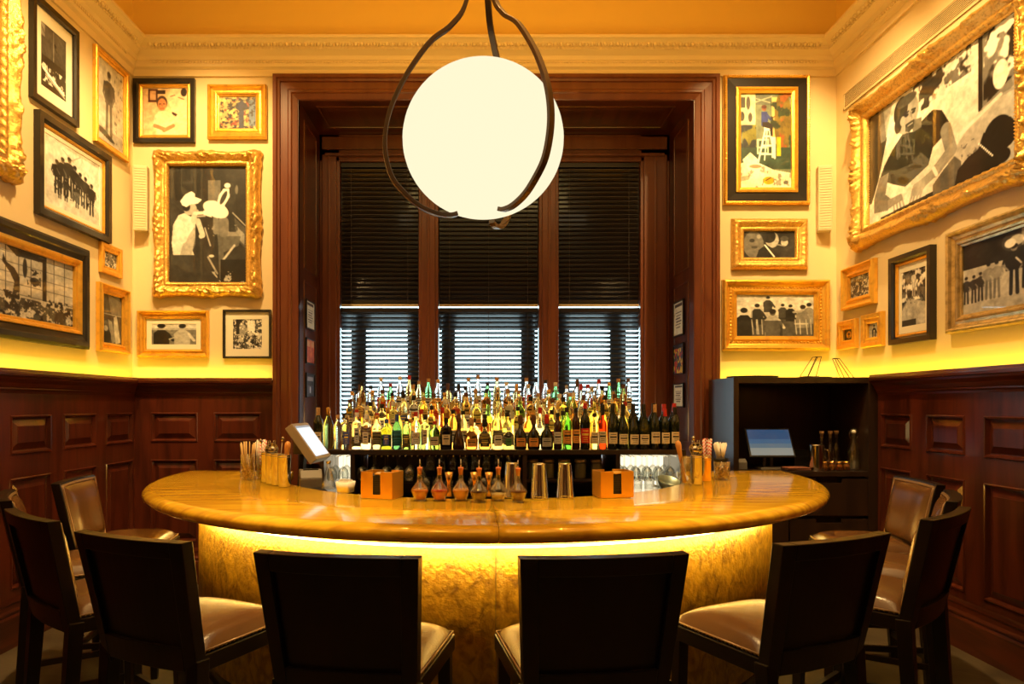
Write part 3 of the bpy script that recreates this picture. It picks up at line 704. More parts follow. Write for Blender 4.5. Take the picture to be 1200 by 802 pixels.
Y1 = L_Y(106, .05); W = 1.30; H = (410-294)*Y1/F; Z = zz(352, Y1)
a = Art(W*S, H*S, .66, 13); a.tex(6,.14)
for k in range(9): a.line((.06+.12*k,0),(.06+.12*k,.7),.012,.2)
for k in range(5): a.line((0,.1+.14*k),(1,.07+.15*k),.009,.3)
a.rect(.66,0,.7,1,.12).poly([(.3,.0),(.66,0),(.66,.1),(.4,.12)],.15).poly([(.28,.12),(.3,.24),(.38,.3),(.43,.42),(.43,.62),(.36,.7),(.38,.5),(.34,.38),(.27,.25)],.12).ell(.48,.26,.022,.14,.18).ell(.58,.42,.05,.06,.16).blobs(16,.55,.16,(a.y>.25)*(a.y<.5)*(a.x>.5)*(a.x<.64))
a.rect(0,.7,1,1,.2).blobs(18,.5,.68,(a.y>.68)).blobs(13,.56,.06,(a.y>.64))
picture('p', W, H, (XLp, Y1-W/2, Z), R(90), 'large wide black and gilt framed photo above the left wainscot', 'picture', [(0,0,0),(0,.04,0),(.02,.055,0),(.05,.055,0),(.06,.045,0),(.095,.04,0),(.10,.045,1),(.105,.05,1),(.12,.045,1),(.13,.03,1),(.145,.028,1),(.15,.02,1),(.15,0,1)], [BLACKF, GOLD], a)
Y0, Y1 = L_Y(115), L_Y(144, .03); W = Y1-Y0; H = (327-293)*Y1/F
a = Art(W*S, H*S, .4, 14); a.blobs(6,.5,.1).blobs(8,.55,.75).line((.5,0),(.5,1),.06,.5)
picture('p', W, H, (XLp, (Y0+Y1)/2, zz(310, Y1)), R(90), 'very small gilt framed photo near the left corner', 'picture', P_plain(.06, .03), [GOLD], a)
Y0, Y1 = L_Y(112), L_Y(153, .045); W = Y1-Y0; H = (416-341)*Y1/F
a = Art(W*S, H*S, .26, 15); a.poly([(.3,.0),(1,.1),(1,.4),(.45,.38)],.42).rect(0,.4,1,.42,.6).poly([(.6,.45),(.75,.4),(.95,.95),(.7,1),(.6,.7)],.66).poly([(.3,.5),(.5,.55),(.7,.95),(.5,1)],.5).ell(.25,.85,.2,.14,.1).ell(.2,.7,.1,.06,.6).tex(9,.12)
picture('p', W, H, (XLp, (Y0+Y1)/2, zz(378.5, Y1)), R(90), 'gilt framed small portrait-format photo beside the left corner, above the wainscot', 'picture', P_scoop(.075, .05), [GOLD], a)
# --- right wall (facing -X)
Yf = R_Y(995, .085); W = 1.80; Zt = zz(126, Yf); Zb = zz(294, Yf); H = Zt-Zb
a = Art(W*S, H*S, .80, 16); a.tex(5,.12)
a.poly([(0,0),(.12,0),(.15,.3),(.08,.62),(.02,.8),(0,.8)],.18).tex(4,.08).poly([(.08,.0),(.2,0),(.14,.3),(.1,.3)],.55,.7)
a.blobs(9,.47,.14,(a.x>.36)*(a.x<.72)*(a.y<.26-.1*abs(a.x-.55)),.95).blobs(16,.5,.2,(a.x>.4)*(a.x<.74)*(a.y<.2),.7)
a.rect(.795,0,1,.52,.45).blobs(7,.48,.10,(a.x>.81)*(a.y<.5)).blobs(9,.55,.92,(a.x>.81)*(a.y<.5)).ell(.9,.36,.04,.1,.88).rect(.78,0,.805,.53,.10)
a.poly([(.6,.75),(.8,.52),(1,.40),(1,1),(.6,1)],.60,.7).line((.68,.62),(.9,.5),.03,.88,.7).tex(7,.08)
# bent-over man: shirt, head, arms, hands, knee
a.poly([(.37,.38),(.43,.33),(.50,.30),(.56,.35),(.605,.47),(.58,.55),(.50,.60),(.47,.72),(.3,.8),(.2,.72),(.09,.62),(.13,.52),(.2,.42),(.28,.34)],.10)
a.poly([(.09,.6),(.17,.6),(.14,.78),(.2,.86),(.16,.93),(.04,.9),(.04,.78)],.42)
a.line((.585,.52),(.62,.70),.11,.50).line((.62,.70),(.52,.80),.10,.52).line((.52,.80),(.40,.86),.08,.55).line((.505,.77),(.525,.83),.03,.95)
a.ell(.315,.20,.085,.155,.56,.12).poly([(.34,.27),(.42,.30),(.42,.38),(.36,.38)],.40)
a.ell(.265,.13,.055,.11,.14,.2).ell(.31,.075,.075,.045,.30).ell(.245,.24,.03,.07,.2).ell(.28,.23,.02,.04,.6)
a.line((.295,.185),(.325,.18),.016,.15).line((.35,.185),(.375,.195),.016,.15).ell(.312,.205,.014,.012,.12).ell(.362,.212,.013,.012,.12)
a.line((.342,.2),(.352,.255),.014,.45).poly([(.30,.275),(.37,.275),(.365,.34),(.33,.36),(.30,.33)],.2).line((.32,.3),(.355,.298),.012,.6)
a.poly([(.36,.82),(.44,.80),(.45,.88),(.40,.93),(.34,.9)],.58)
for k in range(4): a.line((.36+.022*k,.87+.006*k),(.325+.025*k,.985),.022,.60); a.line((.205+.022*k,.86),(.215+.026*k,.975),.020,.56)
a.poly([(.16,.84),(.27,.84),(.28,.9),(.16,.92)],.5)
a.poly([(.57,.82),(.64,.76),(.68,.82),(.68,1),(.5,1),(.5,.9)],.35).poly([(.1,.965),(.5,.95),(.5,1),(.1,1)],.14)
# black dog with a pale bead collar
a.poly([(.64,1),(.66,.88),(.72,.82),(.78,.80),(.81,.70),(.93,.85),(.9,1)],.05).ell(.885,.76,.075,.12,.05).ell(.84,.84,.04,.12,.045)
a.poly([(.9,.66),(.95,.69),(.985,.76),(.985,.84),(.95,.88),(.9,.9)],.05).ell(.915,.93,.035,.05,.05).blobs(30,.62,.12,(a.x>.68)*(a.y>.7)*(a.x<.9),.5)
for k in range(9): a.ell(.785+.009*k,.765+.016*k,.0055,.009,.95)
picture('p', W, H, (XR-.002, Yf-W/2, (Zt+Zb)/2), R(-90), 'very large ornate gilt framed photo of a bent-over man and a black dog', 'picture', P_orn(.155, .085), [GOLD_O], a, ornate=.04, lobes=.018, seed=12)
Y0, Y1 = R_Y(1029), R_Y(985, .045); W = Y1-Y0; H = (365-316)*Y1/F
a = Art(W*S, H*S, .3, 17); a.blobs(8,.5,.7).blobs(10,.55,.08).person(.5,.2,.7,.1,.8)
picture('p', W, H, (XR-.002, (Y0+Y1)/2, zz(340.5, Y1)), R(-90), 'small gilt framed photo just under the big ornate frame, right wall', 'picture', P_scoop(.09, .05), [GOLD], a)
Y0, Y1 = R_Y(1007), R_Y(981, .03); W = Y1-Y0; H = (411-378)*Y1/F
a = Art(W*S, H*S, (.1,.07,.05), 18); a.ell(.5,.5,.28,.33,(.7,.5,.15)).ell(.5,.45,.12,.14,(.25,.12,.05)).ell(.5,.7,.1,.06,(.3,.15,.05))
picture('p', W, H, (XR-.002, (Y0+Y1)/2, zz(394.5, Y1)), R(-90), 'tiny gilt framed dark picture with a gold oval, left of the tiny pair', 'picture', P_plain(.075, .035), [GOLD], a)
Y0, Y1 = R_Y(1038), R_Y(1009, .03); W = Y1-Y0; H = (409-371)*R_Y(1010)/F
a = Art(W*S*1.2, H*S*1.2, .62, 19); a.seated(.5,.12,.9,.1,.62).line((.5,.55),(.5,.98),.12,.85).line((.5,.6),(.5,.95),.05,.1)
picture('p', W, H, (XR-.002, (Y0+Y1)/2, zz(390, R_Y(1010))), R(-90), 'tiny gilt framed portrait of a person in a dark suit, right of the tiny pair', 'picture', P_plain(.075, .035), [GOLD], a)
Y0, Y1 = R_Y(1098), R_Y(1041, .045); W = Y1-Y0; H = (405-304)*Y1/F
a = Art(W*S, H*S, .35, 20); a.poly([(0,.7),(.3,.5),(1,.62),(1,1),(0,1)],.62).blobs(9,.52,.12,(a.y<.6)).blobs(7,.56,.8,(a.y<.55)).person(.5,.02,.45,.75,.5,.2).tex(14,.2).rect(0,.88,.6,1,.1)
picture('p', W, H, (XR-.002, (Y0+Y1)/2, zz(354.5, Y1)), R(-90), 'black framed tall photo with a cream mat, right wall', 'picture', P_black(.05, .045), [BLACKF], a, slip=(.022, GOLD), matw=(.03,.05))
Yf = R_Y(1107, .05); W = 1.15; H = (392-274)*Yf/F
a = Art(W*S, H*S, .66, 21); a.rect(0,0,.5,.36,.13).tex(5,.05).rect(.5,0,1,.5,.5).ell(.46,.14,.06,.07,.8).ell(.46,.14,.12,.14,.5,0,.3).poly([(.74,.3),(.84,.14),(1,.14),(1,.6),(.74,.6)],.3).poly([(.78,.34),(.85,.22),(.98,.22),(.98,.5),(.78,.5)],.8)
for cx, tp, ht in ((.03,.46,.42),(.1,.46,.4),(.16,.44,.4)): a.person(cx,tp,ht,.2,.5,.1,1.3)
for cx in (.23,.3): a.person(cx,.34,.5,.5,.6,.1,1.2)
a.person(.44,.18,.66,.12,.5,.1,1.6).person(.54,.12,.66,.14,.75,.9,1.5).ell(.41,.16,.045,.06,.85).rect(.6,.4,.8,.75,.5).blobs(12,.5,.12,(a.x>.62)*(a.y>.45)*(a.y<.82)).line((.64,.5),(.9,.48),.05,.8).rect(0,.85,1,1,.62).tex(8,.08)
picture('p', W, H, (XR-.002, Yf-W/2, zz(333, Yf)), R(-90), 'large gilt framed photo of a row of standing figures, at the right edge', 'picture', P_scoop(.11, .055), [GOLD_P], a, beads=(.09, .006, .02))

# ventilation grille, wall speakers
b = MB(); Y0, Y1 = 1.9, R_Y(990); z0, z1 = zz(131, Y1)+.01, zz(110, Y1)
b.box(XR-.012, Y0, z0, XR-.001, Y1, z0+.012).box(XR-.012, Y0, z1-.012, XR-.001, Y1, z1).box(XR-.012, Y0, z0, XR-.001, Y0+.012, z1).box(XR-.012, Y1-.012, z0, XR-.001, Y1, z1)
t = thing('air_vent', 'long slotted air vent grille high on the right wall above the big frame', 'vent', (0,0,0))
b.build('frame', PLASTER, t)
b = MB(); k = z0+.018
while k < z1-.014: b.box(XR-.010, Y0+.012, k, XR-.005, Y1-.012, k+.0045); k += .0125
b.build('slats', PLASTER, t); b = MB(); b.box(XR-.004, Y0, z0, XR-.001, Y1, z1); b.build('backing', BLACKF, t)
for X, lab, s_ in ((xx(161.5, 5.72), 'slim cream wall speaker by the left corner', 1), (xx(970, 5.72), 'slim cream wall speaker by the right corner', -1)):
    t = thing('wall_speaker', lab, 'speaker', (X, YB-.001, zz(231, 5.72)), 0)
    b = MB(); b.box(-.055, -.1, -.275, .055, -.02, .275, 0, R(12)*s_); b.build('speaker_body', BEIGE, t, bevel=.006)
    b = MB()
    for k in range(24): b.box(-.045, -.104, -.26+k*.022, .045, -.1, -.26+k*.022+.012, 0, R(12)*s_, (0, -.06))
    b.build('grille', BEIGE, t)
    b = MB(); b.box(-.02, -.03, -.1, .02, 0, .1); b.build('bracket', BEIGE, t)

# framed certificates on the jambs
def cert(side, y0, y1, z0, z1, label, kind):
    W, H = abs(y1-y0), z1-z0
    X = CI0+.008 if side == 'L' else CI1-.008
    t = thing('framed_certificate', label, 'certificate', (X, (y0+y1)/2, (z0+z1)/2), R(90) if side == 'L' else R(-90))
    fr = frame_ring(W, H, [(0,0,0), (0,.014,0), (.012,.014,0), (.012,.004,0)], [BLACKF]); fr.build('frame', BLACKF, t)
    a = Art(W*240, H*240, (.86,.82,.72) if kind != 2 else (.75,.35,.18), 3+kind)
    if kind == 3: a.rect(0,0,1,1,(.82,.68,.2)).blobs(5,.5,(.15,.2,.3)).blobs(6,.6,(.7,.15,.1)).rect(0,0,1,.12,(.1,.08,.08))
    elif kind == 4: a.rect(0,0,1,1,(.13,.11,.13)).rect(.15,.12,.85,.3,(.6,.58,.6)).rect(.15,.5,.85,.9,(.3,.28,.32)).rect(.42,.55,.56,.85,(.75,.75,.78))
    elif kind == 2: a.rect(.05,.05,.95,.3,(.85,.6,.4)).blobs(5,.55,(.85,.45,.2))
    else:
        a.rect(.12,.05,.88,.14,(.2,.18,.16))
        for k in range(6): a.rect(.2+.05*(k % 2),.3+.09*k,.8-.06*(k % 3),.33+.09*k,(.3,.28,.26))
    o = mobj('print', a.mesh(W-.024, H-.024), t); o.location = (0, -.006, 0)
    b = MB(); b.box(-W/2+.002, -.004, -H/2+.002, W/2-.002, 0, H/2-.002); b.build('backing_board', BLACKF, t)
cert('L', 6.0, 6.31, 2.20, 2.46, 'topmost of three framed notices on the left window jamb', 1)
cert('L', 6.0, 6.31, 1.89, 2.12, 'orange middle notice of three on the left window jamb', 2)
cert('L', 6.0, 6.31, 1.59, 1.81, 'dark lowest notice of three on the left window jamb', 4)
cert('R', 6.05, 6.37, 2.15, 2.47, 'topmost of three framed notices on the right window jamb', 1)
cert('R', 6.05, 6.37, 1.80, 2.08, 'yellow middle notice of three on the right window jamb', 3)
cert('R', 6.05, 6.37, 1.50, 1.72, 'plain pale lowest notice on the right window jamb', 5)

# ------------------------------------------------------------------ the curved bar
BC = (0.02, 4.84); BT = 1.05
ONYX = mat('honey_marble_top', (.97, .60, .035), .12, metal=.12, coat=.22, coatr=.02, noise=((.66, .32, .02), 5, (.6, 4.5, 1), .36, .70, 12, .6), bump=(9, .05, (.5, 3, 1)))
ONYX.node_tree.nodes['Principled BSDF'].inputs['Specular Tint'].default_value = (1, .8, .4, 1)
FACE = mat('gold_leaf_facing', (.62, .34, .02), .38, metal=.25, coat=.15, coatr=.2, noise=((.15, .062, .004), 13, (1, 1, .8), .36, .74, 14, 1.6), bump=(60, .5))
LEDW = emis('led_strip', (1.0, .72, .20), 19)
def ring_part(b, prof, a0, a1, n, mi=0, mis=None):
    """prof (r,z) swept round the bar centre from angle a0 to a1"""
    vs = []; m = len(prof)
    for k in range(n+1):
        a = a0+(a1-a0)*k/n
        for r, z in prof: vs.append((r*math.cos(a), r*math.sin(a), z))
    fs = []
    for k in range(n):
        for j in range(m-1): fs.append((k*m+j, (k+1)*m+j, (k+1)*m+j+1, k*m+j+1))
    fs += [tuple(range(m)), tuple(reversed(range(n*m, n*m+m)))]
    b.add(vs, fs, mi, False)
    k0 = len(b.sm)-len(fs)
    for q in range(k0, k0+n*(m-1)): b.sm[q] = True
bar = thing('curved_bar', 'honey-gold curved bar counter with glowing gold-leaf front in the room centre', 'bar counter', (BC[0], BC[1], 0))
bull = [(2.12+.06*math.sin(R(t)), 1.012+.038*math.cos(R(t))) for t in range(0, 181, 15)]
tp = [(1.38, 1.0), (1.38, 1.046), (1.384, 1.05), (1.8, 1.05)]+bull+[(2.0, .974), (2.0, .99), (1.38, .99), (1.38, 1.0)]
A0, A1, AM = R(177), R(363), R(271.2)
for a0, a1 in ((A0, AM-.0004), (AM+.0004, A1)):
    b = MB(); ring_part(b, tp, a0, a1, 70); b.build('countertop', ONYX, bar, recalc=True)
RB = 1.875
for a0, a1 in ((R(180), AM-.0006), (AM+.0006, R(360))):
    b = MB(); ring_part(b, [(RB-.03, .1), (RB, .1), (RB, .945), (RB-.03, .945), (RB-.03, .1)], a0, a1, 60); b.build('front_panel', FACE, bar, recalc=True)
b = MB(); ring_part(b, [(RB-.06, 0), (RB-.02, 0), (RB-.02, .1), (RB-.06, .1), (RB-.06, 0)], R(180), R(360), 60); b.build('toe_kick', ESPRESSO, bar, recalc=True)
b = MB(); ring_part(b, [(RB-.03, .945), (RB+.034, .945), (RB+.034, .975), (RB-.03, .975), (RB-.03, .945)], R(181), R(359), 60); ring_part(b, [(RB+.010, .918), (RB+.024, .918), (RB+.024, .945), (RB+.010, .945), (RB+.010, .918)], R(181), R(359), 60); b.build('led_ledge', GOLD_S, bar, recalc=True)
b = MB(); ring_part(b, [(RB+.004, .911), (RB+.03, .911), (RB+.03, .918), (RB+.004, .918), (RB+.004, .911)], R(181), R(359), 60); b.build('led_strip', LEDW, bar, recalc=True)
b = MB(); ring_part(b, [(1.40, 0), (1.43, 0), (1.43, .99), (1.40, .99), (1.40, 0)], R(180), R(360), 60); b.build('inner_panel', ESPRESSO, bar, recalc=True)
b = MB(); ring_part(b, [(1.16, .955), (1.395, .955), (1.395, .975), (1.16, .975), (1.16, .955)], R(185), R(355), 60); b.build('work_ledge', STEEL, bar, recalc=True)
b = MB(); ring_part(b, [(RB-.055, .99), (1.43, .99), (1.43, .975), (RB-.055, .975), (RB-.055, .99)], R(180), R(360), 60); b.build('deck_support', ESPRESSO, bar, recalc=True)
for s_, a in ((-1, R(180)), (1, 0)):
    b = MB(); b.box(s_*1.41, .0, 0, s_*1.87, .10, .985); b.build('end_panel', FACE, bar)

# ------------------------------------------------------------------ stools
def make_stool():
    t = thing('bar_stool', 'x', 'bar stool', (0, 0, 0), 0)
    HW = .245; ZS = .70; ZT = 1.10; lean = .085
    def by(x, z, off=0):       # back surface
        return -.205 - lean*(z-ZS)/(ZT-ZS) - .024*(1-(x/HW)**2) + off
    def hw(z): return .222+.026*(z-ZS)/(ZT-ZS)
    def slab(b, u0, u1, z0, z1, o0, o1, n=10, m=4, mi=0):
        """curved board; u in -1..1 across"""
        vs = []
        for o in (o0, o1):
            for j in range(m+1):
                z = z0+(z1-z0)*j/m
                for i in range(n+1):
                    x = (u0+(u1-u0)*i/n)*hw(z); vs.append((x, by(x, z, o), z))
        N_ = (n+1)*(m+1); fs = []
        for j in range(m):
            for i in range(n):
                a = j*(n+1)+i; fs.append((a, a+1, a+n+2, a+n+1)); fs.append((N_+a, N_+a+n+1, N_+a+n+2, N_+a+1))
        for j in range(m):
            a = j*(n+1); fs.append((a, a+n+1, N_+a+n+1, N_+a)); a += n; fs.append((a, N_+a, N_+a+n+1, a+n+1))
        for i in range(n):
            fs.append((i, N_+i, N_+i+1, i+1)); a = m*(n+1)+i; fs.append((a, a+1, N_+a+1, N_+a))
        b.add(vs, fs, mi)
    b = MB(); slab(b, -1, -.80, .64, ZT, -.024, .022, 3, 6); slab(b, .80, 1, .64, ZT, -.024, .022, 3, 6)
    slab(b, -.80, .80, 1.045, ZT, -.024, .022); slab(b, -.80, .80, .66, .745, -.024, .022)
    b.build('back_frame', ESPRESSO, t, bevel=.003, recalc=True)
    b = MB(); slab(b, -.82, .82, .74, 1.05, -.008, .012, 12, 4); b.build('back_panel', ESPRESSO, t, recalc=True)
    b = MB()                    # padded front of the back
    nu, nv = 20, 18
    def pad(u, v):
        x_, z_ = 2*u-1, v; e = (1-abs(x_)**6)*(1-abs(2*v-1)**6)
        z = .752+.327*v; x = x_*hw(z)*.90
        return (x, by(x, z, .024+.042*e**.6), z)
    b.grid(pad, nu, nv, 0, True)
    b.build('back_pad', LEATHER, t)
    b = MB(); pts = []
    for k in range(20): u = -1+2*k/20; pts.append((u*.91, 1.081))
    for k in range(16): pts.append((.91, 1.081-.330*k/16))
    for k in range(20): u = 1-2*k/20; pts.append((u*.91, .751))
    for k in range(16): pts.append((-.91, .751+.330*k/16))
    P3 = [(u*hw(z), by(u*hw(z), z, .029), z) for u, z in pts]
    b.tube(P3, .0045, 6, closed=True); P4 = [(u*1.055*hw(z), by(u*1.055*hw(z), z, .025), .916+(z-.916)*1.035) for u, z in pts]; b.tube(P4, .003, 5, closed=True)
    b.build('piping', PIPING, t)
    # seat
    b = MB()
    def sw(y): return .222+.018*(y+.2)/.42
    vs = []
    for z in (.655, .712):
        for y in (-.20, .225):
            for x in (-1, 1): vs.append((x*sw(y), y, z))
    b.hexa(vs); b.build('seat_frame', ESPRESSO, t, bevel=.004)
    b = MB()
    def cush(u, v):
        x_, y_ = 2*u-1, 2*v-1; e = max(0, (1-abs(x_)**5)*(1-abs(y_)**5))
        y = .008+.208*y_; x = x_*(sw(y)-.008)
        return (x, y, .716+.056*e**.45+.014*(1-x_*x_)*(1-y_*y_))
    b.grid(cush, 22, 22)
    b.build('seat_cushion', LEATHER, t)
    b = MB()
    for k in range(24):
        y = -.19+.405*k/23
        for x in (-1, 1): b.sphere((x*(sw(y)-.006), y, .719), .0045, 0, 6, 4)
        if k: b.sphere((-.225+.45*k/24, .218, .719), .0045, 0, 6, 4)
    b.build('nailhead_trim', NAIL, t)
    b = MB(); rim = [(x*(sw(y)-.006), y, .722) for x, y in [(-1, -.19), (-1, 0), (-1, .217)]]+[(0, .219, .722)]+[(x*(sw(y)-.006), y, .722) for x, y in [(1, .217), (1, 0), (1, -.19)]]
    b.tube(rim, .004, 6); b.build('piping', PIPING, t)
    for x in (-1, 1):
        b = MB(); b.beam((x*.21, .195, .66), (x*.215, .205, 0), .045, .045, up=(0,1,0), w2=.034, h2=.034); b.build('leg', ESPRESSO, t, bevel=.003)
        b = MB(); b.beam((x*.205, -.205, .70), (x*.21, -.25, 0), .048, .055, up=(0,1,0), w2=.036, h2=.04); b.build('leg', ESPRESSO, t, bevel=.003)
        b = MB(); b.beam((x*.212, .198, .20), (x*.209, -.233, .20), .02, .03); b.build('stretcher', ESPRESSO, t)
    b = MB(); b.beam((-.21, .2, .26), (.21, .2, .26), .022, .035); b.build('footrest', ESPRESSO, t)
    b = MB(); b.beam((-.21, -.235, .16), (.21, -.235, .16), .02, .03); b.build('stretcher', ESPRESSO, t)
    return t
STOOLS = [(-.42, 1.955, -9.5, 'dark wood bar stool seen from behind, left one of the two at the bar front'),
 (.35, 1.945, 7.5, 'dark wood bar stool seen from behind, right one of the two at the bar front'),
 (-1.15, 2.22, -24, 'bar stool at front left, back to us, gold-lit seat visible on its right'),
 (1.137, 2.19, 24.5, 'bar stool at front right, back to us, gold-lit seat visible on its left'),
 (-1.77, 2.66, -40, 'bar stool at the left edge, seen from behind and side, over the bare floor'),
 (1.85, 2.70, 41, 'bar stool seen nearly edge-on at right, in front of the other right-wall stools'),
 (-2.27, 3.25, -57, 'bar stool half hidden behind the edge-on stool at far left'),
 (2.22, 3.22, 57, 'bar stool whose backrest tip peeks out behind the edge-on stool at right'),
 (-2.36, 3.93, -80, 'bar stool with brown leather back facing us by the left wall'),
 (2.49, 3.88, 82, 'bar stool with brown leather back facing us by the right wall')]
st0 = make_stool()
for i, (x, y, deg, lab) in enumerate(STOOLS):
    o = st0 if i == 0 else copy_tree(st0)
    h = R(deg); hd = (-math.sin(h), math.cos(h))
    # (x, y) is the middle of the back's top edge; it lies .305 behind the stool's centre
    o.location = (x+hd[0]*.30, y+hd[1]*.30, 0); o.rotation_euler = (0, 0, h)
    o['label'] = lab; o['group'] = 'bar stools around the curved bar'

# ------------------------------------------------------------------ globe pendant
GC = Vector((0.004, 2.77, 2.597)); GR = .325
pend = thing('globe_pendant', 'big glowing white glass globe pendant held by three bronze arms over the bar', 'pendant lamp', (GC.x, GC.y, GC.z-GR))
b = MB(); b.sphere((0, 0, GR), GR, 0, 64, 40, .94); b.build('glass_globe', emis('lit_opal_glass', (1.0, .88, .60), .60), pend)
prof = [(.012, 2.40), (.014, 2.0), (.016, 1.5), (.022, 1.1), (.036, .80), (.070, .56), (.13, .46), (.215, .385), (.295, .27), (.345, .175), (.380, .08), (.395, -.01), (.390, -.09), (.365, -.17), (.320, -.225), (.258, -.275), (.19, -.302), (.135, -.306), (.105, -.298)]
def smooth_path(p, n=6):
    out = []
    for i in range(len(p)-1):
        p0 = Vector(p[max(i-1, 0)]); p1 = Vector(p[i]); p2 = Vector(p[i+1]); p3 = Vector(p[min(i+2, len(p)-1)])
        for k in range(n):
            t = k/n; out.append(.5*((2*p1)+(p2-p0)*t+(2*p0-5*p1+4*p2-p3)*t*t+(-p0+3*p1-3*p2+p3)*t**3))
    out.append(Vector(p[-1])); return out
for az in (190, 308, 70):
    a = R(az); ca, sa = math.cos(a), math.sin(a); b = MB()
    pts = smooth_path([(r*ca, r*sa, GR+z) for r, z in prof])
    vs = []; n = len(pts); tn = Vector((-sa, ca, 0))
    for k, p in enumerate(pts):
        d = (pts[min(k+1, n-1)]-pts[max(k-1, 0)]).normalized(); nn = d.cross(tn).normalized()
        for u, v in ((-1, -1), (1, -1), (1, 1), (-1, 1)): vs.append(p+tn*u*.0125+nn*v*.0085)
    fs = [(k*4+j, k*4+(j+1) % 4, k*4+4+(j+1) % 4, k*4+4+j) for k in range(n-1) for j in range(4)]+[(0,1,2,3), tuple((n-1)*4+j for j in (3,2,1,0))]
    b.add(vs, fs); b.build('arm', BRONZE, pend, recalc=True, bevel=.002)
b = MB(); b.lathe([(.09, ZC-(GC.z-GR)-.045), (.09, ZC-(GC.z-GR)-.02), (.07, ZC-(GC.z-GR))], (0,0,0), 32); b.build('ceiling_canopy', BRONZE, pend)
b = MB(); b.lathe([(.02, 2.40), (.02, ZC-(GC.z-GR)-.04)], (0,0,0), 16); b.build('stem', BRONZE, pend)

# ------------------------------------------------------------------ tall cabinet at right
cx0, cx1, cyf, cyb, cz = 1.91, 2.99, 5.185, 5.755, 1.735
cab = thing('service_cabinet', 'tall dark wood service cabinet with open niche, right of the window', 'cabinet', ((cx0+cx1)/2, (cyf+cyb)/2, 0))
cab.location = (0, 0, 0)
b = MB(); tb = .045
b.box(cx0, cyf, 0, cx0+.04, cyb, cz).box(cx1-.055, cyf, 0, cx1+.037, cyb, cz).box(cx0+.04, cyf, cz-tb, cx1-.055, cyb, cz)
b.box(cx0+.04, cyf, .98, cx1-.055, cyb, 1.018).box(cx0+.04, cyb-.02, 0, cx1-.055, cyb, cz-tb).box(cx0+.04, cyf+.03, 0, cx1-.055, cyb-.02, .06)
b.build('carcass', CABWOOD, cab, bevel=.002)
def dfront(x0, x1, z0, z1, notch=True):
    b = MB(); g = .003; x0 += g; x1 -= g; z0 += g; z1 -= g; xm = (x0+x1)/2; Y0, Y1 = cyf+.002, cyf+.022
    if notch:
        b.box(x0, Y0, z0, x1, Y1, z1-.03).box(x0, Y0, z1-.03, xm-.10, Y1, z1).box(xm+.10, Y0, z1-.03, x1, Y1, z1)
    else: b.box(x0, Y0, z0, x1, Y1, z1)
    return b
xa, xm, xb = cx0+.04, cx0+.42, cx1-.055
for z0, z1 in ((.68, .965), (.36, .66), (.07, .34)): dfront(xm+.01, xb, z0, z1).build('drawer', CABWOOD, cab)
for z0, z1 in ((.07, .66),):
    for x0, x1 in ((xa, (xa+xm)/2), ((xa+xm)/2, xm)):
        d = dfront(x0, x1, z0, z1, False).build('door', CABWOOD, cab)
        kx = x1-.03 if x0 == xa else x0+.03
        k = MB(); k.sphere((kx, cyf-.012, z1-.06), .01, 0, 10, 6); k.beam((kx, cyf-.012, z1-.06), (kx, cyf+.004, z1-.06), .006); k.build('knob', STEEL, d)
dfront(xa, xm, .68, .965).build('drawer', CABWOOD, cab)
b = MB(); b.box(xa, cyf+.05, .06, xb, cyf+.06, .98); b.build('inner_back', BLACKF, cab)

# items on and in the cabinet
ZCT = 1.019
t = thing('pos_terminal', 'tilted touchscreen terminal with blue and white screen inside the dark cabinet', 'touchscreen', (xx(903, 5.38), 5.40, ZCT))
def tablet(t, W, H, tilt, z, thick, bez, smat, yaw=0, hm=BLACKP):
    b = MB(); b.box(-W/2, -thick/2, -H/2, W/2, thick/2, H/2); o = b.build('screen_housing', hm, t, bevel=.004, loc=(0, 0, z)); o.rotation_euler = (tilt, 0, yaw)
    b = MB(); b.box(-W/2+bez, -thick/2-.002, -H/2+bez, W/2-bez, -thick/2+.001, H/2-bez)
    b.build('display', smat, o)
def scr_mat(name, bands, s_):
    m = bpy.data.materials.new(name); m.use_nodes = True; nt = m.node_tree; N = nt.nodes; L = nt.links; p = N['Principled BSDF']
    tc = N.new('ShaderNodeTexCoord'); sp = N.new('ShaderNodeSeparateXYZ'); r = N.new('ShaderNodeValToRGB'); r.color_ramp.interpolation = 'CONSTANT'
    L.new(tc.outputs['Generated'], sp.inputs[0]); L.new(sp.outputs[2], r.inputs[0])
    for k, (pos, c_) in enumerate(bands):
        e = r.color_ramp.elements[k] if k < 2 else r.color_ramp.elements.new(pos)
        e.position = pos; e.color = (*c_, 1)
    L.new(r.outputs[0], p.inputs['Emission Color']); p.inputs['Emission Strength'].default_value = s_
    p.inputs['Base Color'].default_value = (.02,.02,.02,1); p.inputs['Roughness'].default_value = .15; return m
tablet(t, .36, .25, R(-28), .205, .02, .014, scr_mat('blue_screen', [(0, (.30,.32,.28)), (.28, (.12,.19,.24)), (.45, (.05,.14,.26)), (.62, (.02,.085,.20))], .4))
b = MB(); b.beam((-.03, .04, .01), (-.025, .02, .17), .02).beam((.03, .04, .01), (.025, .02, .17), .02).box(-.09, -.06, 0, .09, .09, .014); b.build('stand', GREYP, t)
